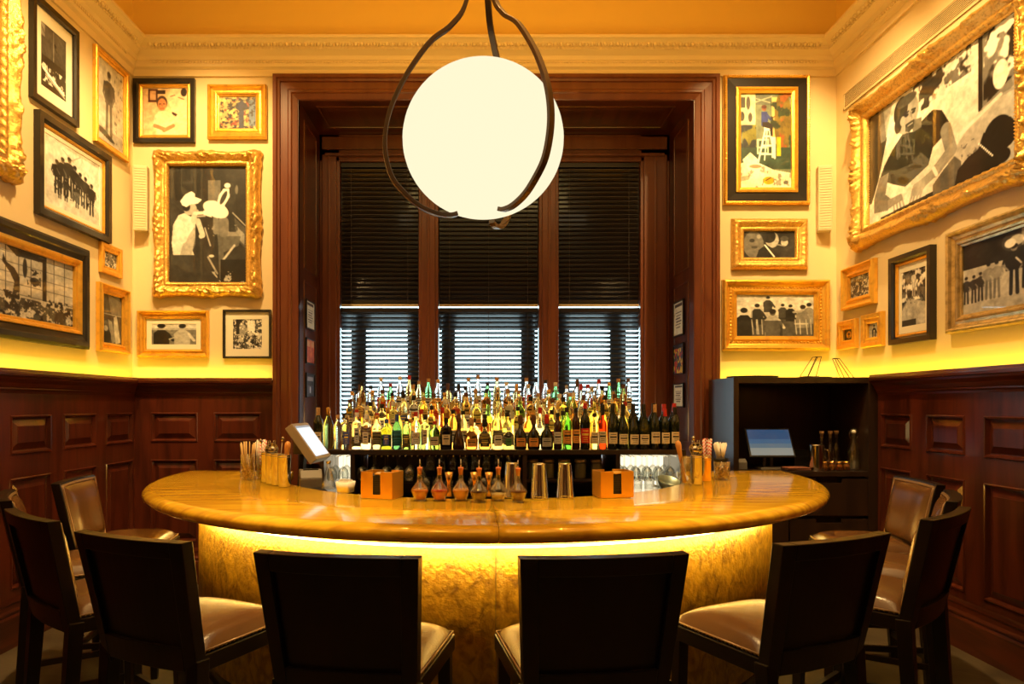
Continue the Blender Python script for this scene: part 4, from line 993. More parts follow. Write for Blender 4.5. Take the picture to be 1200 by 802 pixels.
def printer(X, Y, Z, w_, d, h, lab, m=GREYP, rz=0):
    t = thing('receipt_printer', lab, 'printer', (X, Y, Z), rz)
    b = MB(); b.box(-w_/2, -d/2, 0, w_/2, d/2, h*.7); vs = [(-w_/2, -d/2, h*.7), (w_/2, -d/2, h*.7), (-w_/2, d/2, h*.7), (w_/2, d/2, h*.7), (-w_/2, -d*.1, h), (w_/2, -d*.1, h), (-w_/2, d/2, h), (w_/2, d/2, h)]; b.hexa(vs)
    b.build('printer_body', m, t, bevel=.005)
    b = MB(); b.box(-w_*.35, -d*.12, h*.9, w_*.35, -d*.08, h*1.03); b.build('paper_slot', BLACKP, t)
printer(xx(938, 5.5), 5.52, ZCT, .17, .2, .14, 'black receipt printer behind the tablet terminal in the cabinet niche', BLACKP)
printer(xx(871, 5.3), 5.36, ZCT, .075, .1, .085, 'small grey box at the left end of the cabinet niche shelf')
t = thing('menu_stack', 'small stack of reddish brown menu cards on the cabinet shelf', 'menus', (xx(934, 5.27), 5.28, ZCT))
for k in range(4):
    b = MB(); b.box(-.09, -.05, .006*k, .09, .07, .006*k+.0055, 0, R(3*k-4)); b.build('menu', mat('menu_cover', (.26, .10, .06), .5) if k % 2 else BLACKP, t)
t = thing('metal_pitcher', 'polished metal pitcher beside corked bottles in the cabinet niche', 'pitcher', (xx(957, 5.27), 5.27, ZCT))
b = MB(); b.lathe([(.052, 0), (.054, .004), (.054, .19), (.058, .20), (.054, .20), (.050, .19), (.050, .01), (.001, .01)], seg=28, caps=False); b.lathe([(.001, 0), (.052, 0)], seg=28, caps=False); b.build('pitcher_body', STEEL, t)
b = MB(); b.tube(smooth_path([(.05, 0, .16), (.085, 0, .16), (.095, 0, .12), (.085, 0, .06), (.052, 0, .04)]), .006, 8); b.build('handle', STEEL, t)
CORK = mat('cork', (.62, .40, .20), .8, noise=((.45, .26, .12), 60, (1,1,1), .4, .6))
AMBERL = mat('amber_liquid', (.85, .26, .03), .05, trans=.75, ior=1.35, coat=.5)
HONEY = mat('honey_jar_liquid', (.95, .33, .03), .05, trans=.85, ior=1.35)
cara = [(.03, 0), (.038, .004), (.038, .12), (.034, .15), (.018, .19), (.0145, .21), (.0145, .27), (.017, .275)]
first = None
for px, Y in ((963, 5.34), (973, 5.38), (980, 5.44)):
    lab = {963: 'slim corked clear bottle just behind the metal pitcher', 973: 'middle corked clear bottle in the cabinet niche', 980: 'rightmost of three corked clear bottles in the cabinet niche'}[px]
    if first is None:
        t = thing('corked_bottle', lab, 'bottle', (xx(px, Y), Y, ZCT), 0, 'corked bottles in the cabinet niche')
        b = MB(); b.lathe(cara+[(.0115, .275), (.0115, .20), (.031, .15), (.034, .12), (.034, .01), (.001, .008)], seg=24, caps=False); b.lathe([(.001, 0), (.03, 0)], caps=False); b.build('glass', GLASS, t)
        b = MB(); b.lathe([(.011, .25), (.012, .278), (.017, .28), (.017, .30)], seg=16); b.build('cork', CORK, t); first = t
    else:
        t = copy_tree(first); t.location = (xx(px, Y), Y, ZCT); t['label'] = lab
t = thing('swing_top_bottle', 'clear swing-top bottle with wire bail at the right of the cabinet niche', 'bottle', (2.885, 5.3, ZCT))
b = MB(); b.lathe([(.001, 0), (.04, 0), (.046, .006), (.046, .14), (.042, .17), (.02, .225), (.015, .25), (.015, .27), (.019, .275), (.019, .285), (.012, .285), (.012, .24), (.038, .165), (.042, .14), (.042, .012), (.001, .010)], seg=28, caps=False); b.build('glass', GLASS, t)
b = MB(); b.lathe([(.012, .286), (.017, .29), (.016, .305), (.006, .312)], seg=16); b.build('stopper', WHITEP, t)
b = MB(); b.tube(smooth_path([(-.02, 0, .245), (-.034, 0, .27), (-.022, 0, .31), (0, 0, .32), (.022, 0, .31), (.034, 0, .27), (.02, 0, .245)]), .002, 6); b.build('wire_bail', STEEL, t)
jp = [(967, 5.24), (975, 5.26), (984, 5.25), (992, 5.27)]
first = None
for i, (px, Y) in enumerate(jp):
    lab = 'small amber glass jar on the cabinet shelf, %s of four' % ['first from left', 'second from left', 'third from left', 'fourth from left'][i]
    if first is None:
        t = thing('honey_jar', lab, 'jar', (xx(px, Y), Y, ZCT), 0, 'small amber jars in the cabinet niche')
        b = MB(); b.lathe([(.001,0), (.024, 0), (.027, .004), (.027, .055), (.024, .062), (.022, .062), (.024, .054), (.024, .05)], seg=20, caps=False); b.build('glass', GLASS, t)
        b = MB(); b.lathe([(.023, .004), (.023, .052)], seg=20); b.build('liquid', HONEY, t)
        b = MB(); b.lathe([(.026, .058), (.027, .06), (.027, .07), (.024, .072)], seg=20); b.build('lid', BRASS, t); first = t
    else:
        t = copy_tree(first); t.location = (xx(px, Y), Y, ZCT); t['label'] = lab
t = thing('round_tray', 'flat black round tray on the cabinet top, left', 'tray', (xx(882, 5.45), 5.46, cz))
b = MB(); b.lathe([(.001, 0), (.17, 0), (.195, .012), (.197, .018), (.19, .016), (.168, .005), (.001, .005)], seg=48, caps=False); b.build('tray_body', BLACKP, t)
t = thing('round_tray', 'smaller flat black tray under the left wire easel on the cabinet top', 'tray', (xx(956, 5.45), 5.48, cz))
b = MB(); b.lathe([(.001, 0), (.11, 0), (.13, .008), (.132, .013), (.126, .011), (.108, .005), (.001, .005)], seg=40, caps=False); b.build('tray_body', BLACKP, t)
WIRE = mat('dark_wire', (.05, .035, .02), .4, metal=.6)
for px, s_, lab, z0 in ((952, 1, 'dark wire plate easel on the cabinet top, left one of two', .0135), (988, -1, 'dark wire plate easel on the cabinet top, right one of two, nearer the wall', 0)):
    t = thing('wire_easel', lab, 'easel', (xx(px, 5.45), 5.46, cz+z0), R(12)*s_, 'wire plate easels on the cabinet')
    b = MB(); r = .0028
    for q in (-.05, .05):
        b.tube([(-.07*s_, q, .006), (-.07*s_, q, .002), (.02*s_, q, .002), (.025*s_, q, .01)], r, 6)
        b.tube([(-.07*s_, q, .004), (.03*s_, q*.6, .16)], r, 6); b.tube([(.0, q, .003), (.03*s_+.035*s_, q*.6, .162)], r, 6)
    b.tube([(.03*s_, -.03, .16), (.03*s_, .03, .16)], r, 6); b.tube([(.065*s_, -.03, .162), (.065*s_, .03, .162)], r, 6); b.tube([(.03*s_, .03, .16), (.065*s_, .03, .162)], r, 6); b.tube([(.03*s_, -.03, .16), (.065*s_, -.03, .162)], r, 6); b.tube([(-.07*s_, -.05, .003), (-.07*s_, .05, .003)], r, 6)
    b.build('wire_frame', WIRE, t)

# ------------------------------------------------------------------ back bar
bx0, bx1, by0, by1 = -1.14, 1.43, 4.78, 5.34; ZSH = 1.21
bb = thing('back_bar', 'dark back bar shelving with lit steps in front of the window', 'shelving', (0, 0, 0))
b = MB(); b.box(bx0, by0, ZSH-.034, bx1, by1, ZSH); b.build('top_shelf', CABWOOD, bb, bevel=.003)
STEP = emis('lit_acrylic_step', (1.0, .68, .25), 3.0)
b = MB(); b.box(bx0+.16, 4.975, ZSH+.0005, bx1-.30, by1, ZSH+.09); b.build('lit_step', STEP, bb)
b = MB(); b.box(bx0+.18, 5.10, ZSH+.0905, bx1-.34, by1, ZSH+.17); b.build('lit_step', STEP, bb)
b = MB(); b.box(bx0+.20, 5.225, ZSH+.1705, bx1-.38, by1, ZSH+.235); b.build('lit_step', STEP, bb)
uz = .915
for X in (bx0, -.925, .285, .94, bx1-.03):
    b = MB(); b.box(X, by0+.01, uz, X+.03, by1, ZSH-.0345); b.build('upright', CABWOOD, bb)
b = MB(); b.box(bx0, by0-.02, .88, bx1, by1, uz-.0005); b.build('lower_shelf', STEEL, bb)
b = MB(); b.box(bx0, by0+.02, 0, bx1, by1, .8795); b.build('base_cabinet', ESPRESSO, bb)
b = MB(); b.box(-.89, by1-.02, uz, .93, by1, ZSH-.035); b.build('back_board', CABWOOD, bb)
LITP = emis('lit_back_panel', (1.0, .84, .55), .9)
b = MB(); b.box(bx0+.03, by1-.06, uz, -.925, by1-.05, ZSH-.036); b.build('lit_back_panel', LITP, bb)
b = MB(); b.box(.97, by1-.06, uz, bx1-.03, by1-.05, ZSH-.036); b.build('lit_back_panel', LITP, bb)

# bottles
def gcol(name, c_, tr=.95, r=.03): return mat(name, c_, r, trans=tr, ior=1.36)
BG = {'clear': gcol('clear_spirit_glass', (.97, .97, .93)), 'amber': gcol('amber_whisky', (1, .66, .22)), 'gold': gcol('golden_spirit', (1, .84, .40)),
      'honey': gcol('deep_amber_spirit', (.95, .46, .12)), 'green': gcol('green_glass', (.30, .72, .28)), 'olive': gcol('olive_glass', (.48, .50, .14)),
      'dark': mat('dark_wine_glass', (.012, .018, .009), .06, coat=.6), 'brown': mat('dark_brown_glass', (.05, .018, .008), .06, coat=.6),
      'blue': gcol('turquoise_glass', (.12, .55, .72), .8), 'paleblue': gcol('pale_blue_glass', (.45, .80, .88)), 'red': gcol('red_liqueur', (.75, .06, .03)),
      'black': mat('black_bottle_glass', (.012, .012, .012), .1, coat=.7), 'yellow': gcol('yellow_liqueur', (1, .90, .28)), 'wheat': gcol('pale_straw_spirit', (.97, .90, .62))}
BNAME = {'clear': 'clear', 'amber': 'amber', 'gold': 'golden', 'honey': 'deep amber', 'green': 'green', 'olive': 'olive green', 'dark': 'dark wine', 'brown': 'dark brown', 'blue': 'turquoise blue', 'paleblue': 'pale blue', 'red': 'red', 'black': 'black', 'yellow': 'yellow', 'wheat': 'pale straw'}
LBC = {'cream': (.78, .66, .45), 'white': (.85, .83, .76), 'blue': (.06, .09, .38), 'black': (.03, .03, .03), 'red': (.65, .03, .02), 'orange': (.85, .38, .08), 'yellow': (.85, .65, .1), 'brown': (.30, .10, .04), 'green': (.1, .3, .1), 'silver': (.55, .55, .52)}
LBM = {k: mat(k+'_label', v, .5) for k, v in LBC.items()}
CAPM = {'black': BLACKP, 'gold': BRASS, 'red': mat('red_cap', (.55, .03, .02), .3), 'cork': CORK, 'silver': STEEL, 'white': WHITEP, 'blue': mat('blue_cap', (.05, .1, .4), .3), 'brown': mat('brown_cap', (.12, .05, .02), .4), 'green': mat('green_cap', (.03, .2, .06), .4)}
# kind: profile (r,z), squareness of the body, cap (r0,z0,r1,z1), label (z0,z1,half angle), depth
KIND = {
 'wine': ([(.030,0),(.037,.004),(.0375,.19),(.034,.21),(.018,.235),(.0145,.25),(.0145,.30)], 0, (.0155,.235,.0155,.302), (.045,.125,58), 1),
 'burgundy': ([(.034,0),(.042,.004),(.042,.15),(.036,.185),(.020,.225),(.0145,.25),(.0145,.295)], 0, (.0155,.235,.0155,.297), (.04,.115,55), 1),
 'round': ([(.034,0),(.039,.005),(.039,.17),(.036,.19),(.018,.215),(.014,.23),(.014,.275)], 0, (.0165,.25,.0165,.285), (.04,.13,60), 1),
 'square': ([(.036,0),(.040,.005),(.040,.165),(.034,.185),(.015,.20),(.014,.21),(.014,.25)], .9, (.0175,.225,.0175,.262), (.04,.13,30), .9),
 'slim': ([(.028,0),(.033,.004),(.033,.20),(.028,.225),(.015,.25),(.0135,.26),(.0135,.30)], 0, (.016,.28,.016,.312), (.05,.15,60), 1),
 'long_neck': ([(.036,0),(.041,.005),(.041,.12),(.036,.15),(.020,.175),(.015,.20),(.014,.285)], 0, (.016,.255,.016,.30), (.03,.10,58), 1),
 'squat': ([(.040,0),(.050,.006),(.052,.07),(.044,.105),(.022,.13),(.015,.145),(.015,.17)], 0, (.02,.165,.022,.20), (.02,.075,45), .8),
 'flask': ([(.042,0),(.048,.006),(.050,.13),(.042,.16),(.018,.178),(.015,.19),(.015,.215)], .5, (.018,.20,.018,.235), (.035,.11,32), .5),
 'bell': ([(.042,0),(.049,.005),(.046,.05),(.036,.10),(.028,.12),(.018,.14),(.015,.18),(.015,.21)], 0, (.019,.20,.019,.235), (.015,.06,42), 1),
 'tall_square': ([(.032,0),(.036,.005),(.036,.20),(.030,.215),(.014,.23),(.014,.24),(.014,.275)], .9, (.017,.255,.017,.29), (.05,.17,28), .9),
}
KN = {'wine': 'wine-shaped', 'burgundy': 'sloping-shouldered wine', 'round': 'round-shouldered', 'square': 'square', 'slim': 'slim', 'long_neck': 'long-necked', 'squat': 'squat', 'flask': 'flat flask-shaped', 'bell': 'bell-shaped', 'tall_square': 'tall square'}
cache = {}
def bmesh_of(kind, part, m):
    key = (kind, part, m.name)
    if key in cache: return cache[key]
    prof, sq, cp, lb, dp = KIND[kind]; b = MB()
    top = prof[-1][1]
    if part == 'glass':
        sqs = [sq if (z < lb[1]+.05) else 0 for r, z in prof]
        b.lathe([(r if i != 0 else r, z) for i, (r, z) in enumerate(prof)], seg=24, sq=sqs, depth=1)
        if dp != 1: b.v = [(x, y*(dp if z < lb[1]+.04 else 1), z) for x, y, z in b.v]
    elif part == 'cap':
        r0, z0, r1, z1 = cp; b.lathe([(r0, z0), (r0, z0+.002), (r1, z1-.002), (r1*.93, z1)], seg=16)
        if kind in ('squat', 'bell'): b.sphere((0, 0, z1+.008), r1*.9, 0, 12, 8)
    else:
        z0, z1, ha = lb; rr = np.interp((z0+z1)/2, [z for r, z in prof], [r for r, z in prof])
        def f(u, v, off=.0006):
            a = R(-90)+R(ha)*(2*u-1); ca, sa = math.cos(a), math.sin(a); z = z0+(z1-z0)*v
            rz = np.interp(z, [q for r, q in prof], [r for r, q in prof])
            n = 2+sq*8; k = (abs(ca)**n+abs(sa)**n)**(-1/n) if sq else 1
            return ((rz*k+off)*ca, (rz*k)*sa*dp-off, z)
        b.grid(lambda u, v: f(u, v), 8, 4)
        for v0, v1, u0, u1 in ((.80, .86, .2, .8), (.52, .66, .15, .85), (.36, .40, .25, .75), (.22, .25, .3, .7), (.1, .12, .2, .8)):
            b.grid(lambda u, v: f(u0+(u1-u0)*u, v0+(v1-v0)*v, .0011), 6, 1, 1)
    ink = LBM['black'] if m.name not in ('black_label', 'blue_label', 'red_label', 'brown_label') else LBM['yellow']
    me = b.mesh(part, [m, ink] if part == 'label' else [m])
    cache[key] = me; return me
def bottle(kind, g, lb, cap, X, Y, Z, sc_=1.0, label='', rz=0, group='bottles on the back bar'):
    t = thing('liquor_bottle' if kind not in ('wine', 'burgundy') else 'wine_bottle', label, 'bottle', (X, Y, Z+.0008), rz, group)
    t.scale = (1, 1, sc_)
    mobj('glass', bmesh_of(kind, 'glass', BG[g]), t); mobj('cap', bmesh_of(kind, 'cap', CAPM[cap]), t)
    if lb: mobj('label', bmesh_of(kind, 'label', LBM[lb]), t)
    return t
ORD = ['first', 'second', 'third', 'fourth', 'fifth', 'sixth', 'seventh', 'eighth', 'ninth', 'tenth', 'eleventh', 'twelfth', 'thirteenth', 'fourteenth', 'fifteenth', 'sixteenth', 'seventeenth', 'eighteenth', 'nineteenth', 'twentieth']
def row(specs, y, z, rname, jit=.008, s=.92):
    n = len(specs)
    rad = [max(q for q, _z in KIND[f[0]][0])*s for f in specs]      # pack side by side without touching
    xa_, xb_ = xx(specs[0][4], y), xx(specs[-1][4], y); need = sum(rad)*2-rad[0]-rad[-1]
    gap = ((xb_-xa_)-need)/(n-1)
    if gap < .001: f_ = ((xb_-xa_)-.001*(n-1))/need; s *= f_; rad = [q*f_ for q in rad]; gap = .001
    xs = [xa_]
    for k in range(1, n): xs.append(xs[-1]+rad[k-1]+rad[k]+gap)
    for i, s_ in enumerate(specs):
        kind, g, lb, cap, px = s_[:5]; sc_ = s_[5] if len(s_) > 5 else 1
        side = 'left' if i < n/2 else 'right'; k = i if side == 'left' else n-1-i
        lab = '%s %s bottle%s, %s from %s in the %s' % (BNAME[g], KN[kind].replace(' wine', '') if g == 'dark' else KN[kind], (' with %s label' % lb) if lb else '', ORD[k], side, rname)
        bt = bottle(kind, g, lb, cap, xs[i], y+rng.uniform(-jit, jit), z, sc_, lab, R(rng.uniform(-8, 8))); bt.scale = (s, s, sc_)
FRONT = [('wine','dark','cream','cork',373,.98),('burgundy','olive',None,'gold',386,1.0),('slim','wheat',None,'cork',398,.78),('square','clear','blue','silver',411,.93),('tall_square','clear','silver','white',427,.9),
 ('square','clear','cream','white',441,.95),('round','wheat',None,'gold',453,.85),('square','green','blue','blue',465,.82),('burgundy','blue',None,'blue',478,.84),('slim','wheat','black','black',488,.7),
 ('round','clear','white','red',497,.93),('tall_square','paleblue','cream','black',509,.82),('round','green','cream','red',521,.70),('flask','black','cream','black',535,.95),('bell','brown',None,'brown',551,.98),
 ('squat','honey','orange','cork',566,1.0),('squat','wheat','black','black',580,.98),('bell','clear','white','silver',595,1.7),('square','clear','green','white',606,.6),('squat','black','orange','brown',616,1.08),
 ('squat','black','orange','brown',631,1.08),('squat','dark','silver','red',649,1.1),('slim','brown','white','black',663,.82),('round','green','orange','black',671,1.05),('slim','brown','orange','black',678,.94),
 ('round','dark','red','red',687,1.15),('slim','gold','cream','black',697,.82),('slim','red','cream','black',706,.86),
 ('burgundy','dark','cream','black',718,1.05),('burgundy','dark','cream','black',730.5,.95),('burgundy','dark','cream','black',742,.92),('burgundy','olive','cream','black',755,.93),
 ('burgundy','dark','cream','cork',767,1.07),('wine','dark','cream','red',778.5,.95),('wine','dark','cream','black',790.5,.99)]
row([f for f in FRONT], 4.835, ZSH, 'front row', .003, .90)
tb = [o for o in bpy.data.objects if o.get('label', '').startswith('clear round-shouldered bottle with white label, eleventh')][0]
fc = bpy.data.curves.new('label_number', 'FONT'); fc.body = '20'; fc.size = .030; fc.extrude = .0004; fc.align_x = 'CENTER'; fc.align_y = 'CENTER'
fo = bpy.data.objects.new('tmp', fc); COL.objects.link(fo); dg = bpy.context.evaluated_depsgraph_get(); fm = bpy.data.meshes.new_from_object(fo.evaluated_get(dg)); bpy.data.objects.remove(fo)
fm.materials.clear(); fm.materials.append(BLACKP)
nm_ = mobj('label_number', fm, tb, (0, -.0425, .105)); nm_.rotation_euler = (R(90), 0, 0)
pb = MB(); pb.box(-.021, -.0418, .086, .021, -.0405, .124); pb.build('number_plate', LBM['cream'], tb)
r2 = []
gl = ['clear','amber','gold','clear','honey','gold','amber','clear','wheat','amber','gold','yellow','clear','honey','green','amber']
lbs = ['white','cream','orange','black','cream','brown','white','yellow','red','cream','blue','white','silver']
cps = ['black','cork','gold','red','silver','black','cork','white','brown','black']
kd = ['round','square','slim','long_neck','round','tall_square','slim','round','long_neck','square']
rr_ = random.Random(5)
px = 404
while px < 690:
    r2.append((rr_.choice(kd), rr_.choice(gl), rr_.choice(lbs), rr_.choice(cps), px, rr_.uniform(.82, 1.0))); px += 12.8
row(r2, 4.927, ZSH, 'second row', .004)
wines = [(706,'amber'),(718,'dark'),(730,'olive'),(742,'dark'),(754,'dark'),(766,'dark'),(778,'dark'),(790,'dark')]
for i, (p, g) in enumerate(wines):
    bottle('wine' if i % 2 else 'burgundy', g, None, 'black' if i not in (6, 7) else 'red', xx(p, 4.932), 4.932, ZSH, 1.08, 'dark capped wine bottle, %s from right in the second row, behind labelled wines' % ORD[7-i])
r3 = []
px = 410
gl3 = ['gold','amber','gold','clear','amber','yellow','honey','gold','wheat','clear','amber','gold','green']
while px < 735:
    r3.append((rr_.choice(kd), rr_.choice(gl3), rr_.choice(lbs), rr_.choice(cps), px, rr_.uniform(.84, 1.02))); px += 12.4
row(r3, 5.04, ZSH+.09, 'third row')
r4 = []
px = 413
while px < 734:
    r4.append((rr_.choice(kd), rr_.choice(gl3), rr_.choice(lbs), rr_.choice(cps), px, rr_.uniform(.82, 1.02))); px += 12.2
row(r4, 5.165, ZSH+.17, 'fourth row')
r5 = []
px = 420; tall = [427, 478, 487, 496, 505, 515, 525, 542, 576, 583, 600, 607, 623, 640, 655, 686, 698]
for k, px in enumerate([422, 434, 449, 464, 476, 487, 496, 505, 516, 527, 542, 553, 565, 576, 584, 596, 607, 617, 625, 640, 656, 664, 676, 686, 699, 713, 724, 736]):
    r5.append((rr_.choice(['slim','slim','round','slim','wine']), rr_.choice(['clear','gold','clear','amber','clear','green','gold']), rr_.choice(lbs), rr_.choice(cps), px, rr_.uniform(.78, 1.0)))
row(r5, 5.28, ZSH+.235, 'back row')

# glassware in the back bar
gp = {'wine_glass': [(.001,0),(.034,0),(.034,.002),(.006,.006),(.0035,.012),(.0035,.075),(.008,.084),(.030,.105),(.038,.135),(.036,.165),(.031,.185),(.030,.185),(.035,.165),(.0365,.135),(.029,.107),(.006,.087),(.001,.086)],
      'tumbler': [(.001,0),(.032,0),(.034,.002),(.037,.095),(.0355,.095),(.032,.012),(.001,.010)],
      'coupe': [(.001,0),(.034,0),(.034,.002),(.006,.006),(.0035,.012),(.0035,.085),(.008,.09),(.040,.108),(.048,.135),(.047,.135),(.038,.110),(.006,.093),(.001,.092)]}
gm = {k: MB().lathe(v, seg=20, caps=False).mesh(k+'_glass', [GLASS]) for k, v in gp.items()}
def glassware(kind, name, X, Y, Z, up, lab, group):
    o = mobj(name, gm[kind]); o.location = (X, Y, Z)
    if not up: o.rotation_euler = (PI, 0, rng.uniform(0, 6))
    tag(o, lab, 'glass', group)
k = 0
b = MB()
for X in np.arange(-.86, .26, .085): b.box(X-.026, 4.83, ZSH-.050, X-.020, 5.28, ZSH-.0445).box(X+.020, 4.83, ZSH-.050, X+.026, 5.28, ZSH-.0445)
for X in (-1.068, -.988, 1.01, 1.091, 1.172, 1.253, 1.334): b.box(X-.026, 4.80, ZSH-.050, X-.020, 5.27, ZSH-.0445).box(X+.032, 4.80, ZSH-.050, X+.038, 5.27, ZSH-.0445)
b.build('hanging_rail', STEEL, bb)
for X in np.arange(-.86, -.42, .085):
    for yq, nm2 in ((4.86, 'front'), (4.98, 'rear')):
        glassware('wine_glass', 'wine_glass', X, yq, ZSH-.0385, False, 'wine glass hanging upside down under the shelf, %s of six from left, %s rank' % (ORD[int(round((X+.86)/.085))], nm2), 'wine glasses hanging left under the shelf')
for i, X in enumerate(np.arange(-.40, .25, .082)):
    for yq, nm2 in ((4.86, 'front'), (4.97, 'rear')):
        glassware('tumbler', 'tumbler', X, yq, uz+.001 if nm2 == 'front' else uz+.001, True, 'clear tumbler standing behind the corked decanters, %s from left, %s rank' % (ORD[i], nm2), 'tumblers on the lower shelf, behind decanters')
b = MB(); b.box(-.41, 4.81, 1.055, .28, 5.3, 1.063); b.build('glass_shelf', GLASS, bb)
for i, X in enumerate(np.arange(-.37, .25, .080)):
    glassware('tumbler', 'tumbler', X, 4.87, 1.0645, True, 'clear tumbler on the glass shelf right under the bottles, %s from left' % ORD[i], 'tumblers on the glass shelf')
for i, X in enumerate(np.arange(1.01, 1.35, .081)):
    for j, yq in enumerate((4.84, 4.925, 5.01)):
        glassware('wine_glass', 'wine_glass', X+.012*(j % 2), yq, ZSH-.0385, False, 'stemmed glass hanging in the brightly lit right compartment, %s from left, %s rank' % (ORD[i], ['front', 'middle', 'rear'][j]), 'stemmed glasses in the lit right compartment')
for i, X in enumerate(np.arange(1.02, 1.36, .085)):
    glassware('tumbler', 'tumbler', X, 4.86, uz+.001, True, 'tumbler on the floor of the lit right compartment, %s from left' % ORD[i], 'tumblers in the lit right compartment')
for i, X in enumerate((-1.068, -.988)):
    for j, yq in enumerate((4.86, 4.98)):
        glassware('wine_glass', 'wine_glass', X, yq, ZSH-.0385, False, 'stemmed glass in the lit left compartment, %s from left, %s rank' % (ORD[i], ['front', 'rear'][j]), 'stemmed glasses in the lit left compartment')
first = None
CAN = mat('olive_glazed_canister', (.16, .13, .06), .25, coat=.5)
for i, X in enumerate((.36, .475, .59, .705, .82)):
    lab = 'squat olive canister with gold lid, %s from left, behind right napkin box' % ORD[i]
    if first is None:
        t = thing('canister', lab, 'canister', (X, 4.90, 1.001), 0, 'canisters on the lower shelf')
        b = MB(); b.lathe([(.038, 0), (.042, .005), (.042, .10), (.036, .112)], seg=24); b.build('canister_body', CAN, t)
        b = MB(); b.lathe([(.040, .113), (.042, .115), (.042, .132), (.038, .135)], seg=24); b.build('lid', GOLD_P, t); first = t
    else:
        t = copy_tree(first); t.location = (X, 4.90, 1.001); t['label'] = lab
b = MB(); b.box(.318, 4.81, .985, .938, 5.31, 1.0); b.build('canister_shelf', CABWOOD, bb)

# ------------------------------------------------------------------ things on the bar
def onbar(px, py):
    D = (EYE-BT)*F/(py-474); return (px-565)*D/F, D
ZB = BT+.0006
def napkin_box(px, py, rz, lab):
    X, Y = onbar(px, py); t = thing('napkin_caddy', lab, 'napkin box', (X, Y, ZB), rz, 'gold napkin boxes on the bar')
    W, D, H, T = .175, .125, .135, .004
    b = MB(); b.box(-W/2, -D/2, 0, W/2, D/2, T)
    for s_ in (-1, 1):
        b.box(-W/2, s_*D/2-T/2, T, -.022, s_*D/2+T/2, H).box(.022, s_*D/2-T/2, T, W/2, s_*D/2+T/2, H).box(-.022, s_*D/2-T/2, T, .022, s_*D/2+T/2, .02)
        b.box(s_*W/2-T/2, -D/2, T, s_*W/2+T/2, D/2, H)
    b.build('metal_box', GOLD_S, t)
    b = MB()
    for k in range(14): b.box(-W/2+.008, -D/2+.008, T+.008*k, W/2-.008, D/2-.008, T+.008*k+.0065)
    b.build('napkin_stack', mat('dark_napkin', (.035, .028, .022), .8), t)
    b = MB(); b.box(-.03, -.05, .121, .07, .045, .126, 0, R(18)); b.build('coaster_lid', GOLD_S, t)
napkin_box(448, 583, R(-19), 'gold metal napkin box left of the corked decanters')
napkin_box(718, 582, R(11), 'gold metal napkin box right of the tall steel tins')
dec = [(.001,0),(.026,0),(.028,.003),(.044,.045),(.045,.052),(.040,.062),(.020,.088),(.0125,.10),(.0115,.11),(.0115,.155),(.0135,.158),(.0105,.158),(.0095,.11),(.0105,.10),(.018,.087),(.038,.061),(.0425,.052),(.0415,.045),(.026,.008),(.001,.007)]
liq_cols = [('amber orange', (.85, .25, .03)), ('deep red', (.75, .07, .02)), ('bright orange', (1.0, .38, .04)), ('dark brown', (.10, .03, .01)), ('pale golden', (.97, .72, .30)), ('brown', (.20, .06, .015))]
for i, (px, py) in enumerate(((492, 587), (515, 587), (540, 587), (561.5, 588.5), (584, 587), (607, 588.5))):
    X, Y = onbar(px, py); nm_, c_ = liq_cols[i]
    t = thing('corked_decanter', 'small faceted decanter of %s liquid, %s from left in the row of six' % (nm_, ORD[i]), 'decanter', (X, Y, ZB), R(i*9), 'corked decanters along the bar')
    b = MB(); b.lathe(dec, seg=24, caps=False); b.build('glass', GLASS, t)
    b = MB(); b.lathe([(.025, .0075), (.0405, .045), (.0415, .050), (.0375, .058)] if i != 4 else [(.025, .0075), (.038, .035)], seg=24); b.build('liquid', mat('bitters_%d' % i, c_, .08, trans=.25, ior=1.34), t)
    b = MB(); b.lathe([(.0095, .128), (.011, .150), (.0135, .1585), (.0135, .166)], seg=16); b.build('cork', mat('orange_cork', (.55, .17, .06), .7), t)
    b = MB(); b.lathe([(.004, .166), (.003, .18), (.002, .205)], seg=8); b.build('pour_spout', STEEL, t)
def tin(px, py, lab, h=.178, r0=.046, r1=.031, group='steel shaker tins on the bar', m=STEEL, cat='shaker tin', name='shaker_tin', up=False, z=None):
    X, Y = onbar(px, py); t = thing(name, lab, cat, (X, Y, ZB), 0, group)
    if not up: pr = [(r0, 0), (r0+.002, .002), (r0, .006), (r1+.002, h-.006), (r1, h), (r1*.9, h), (.001, h-.002)]
    else: pr = [(.001, 0), (r1, 0), (r1+.002, .004), (r0, h-.004), (r0+.002, h), (r0-.002, h), (r1-.001, .006), (.001, .006)]
    b = MB(); b.lathe(pr, seg=32, caps=False); b.build('tin_body', m, t)
    b = MB(); zq, rq = (.014, np.interp(.014, [0, h], [r0, r1])) if not up else (h-.014, r0)
    b.lathe([(rq+.0002, zq-.003), (rq+.002, zq), (rq+.0002, zq+.003)], seg=32, caps=False); b.build('rolled_rim', m, t)
tin(600, 583, 'upturned steel shaker tin behind the last decanter, leftmost of three tall tins'); tin(632, 584.5, 'upturned steel shaker tin, middle of three tall tins')
tin(662, 583.5, 'upturned steel shaker tin, rightmost of three tall tins, left of the right napkin box')
def jigger(px, py, lab, h=.125):
    X, Y = onbar(px, py); t = thing('jigger', lab, 'jigger', (X, Y, ZB), 0, 'brass jiggers behind the decanters')
    b = MB(); b.lathe([(.001, .002), (.020, 0), (.021, .002), (.010, h*.42), (.009, h*.5), (.0115, h*.6), (.0215, h), (.0205, h), (.009, h*.55), (.001, h*.54)], seg=24, caps=False); b.build('double_cone', BRASS, t)
jigger(526, 582, 'brass jigger between the red and orange decanters'); jigger(556, 582, 'brass jigger just left behind the dark brown decanter'); jigger(573, 582, 'brass jigger between the dark brown and pale decanters')

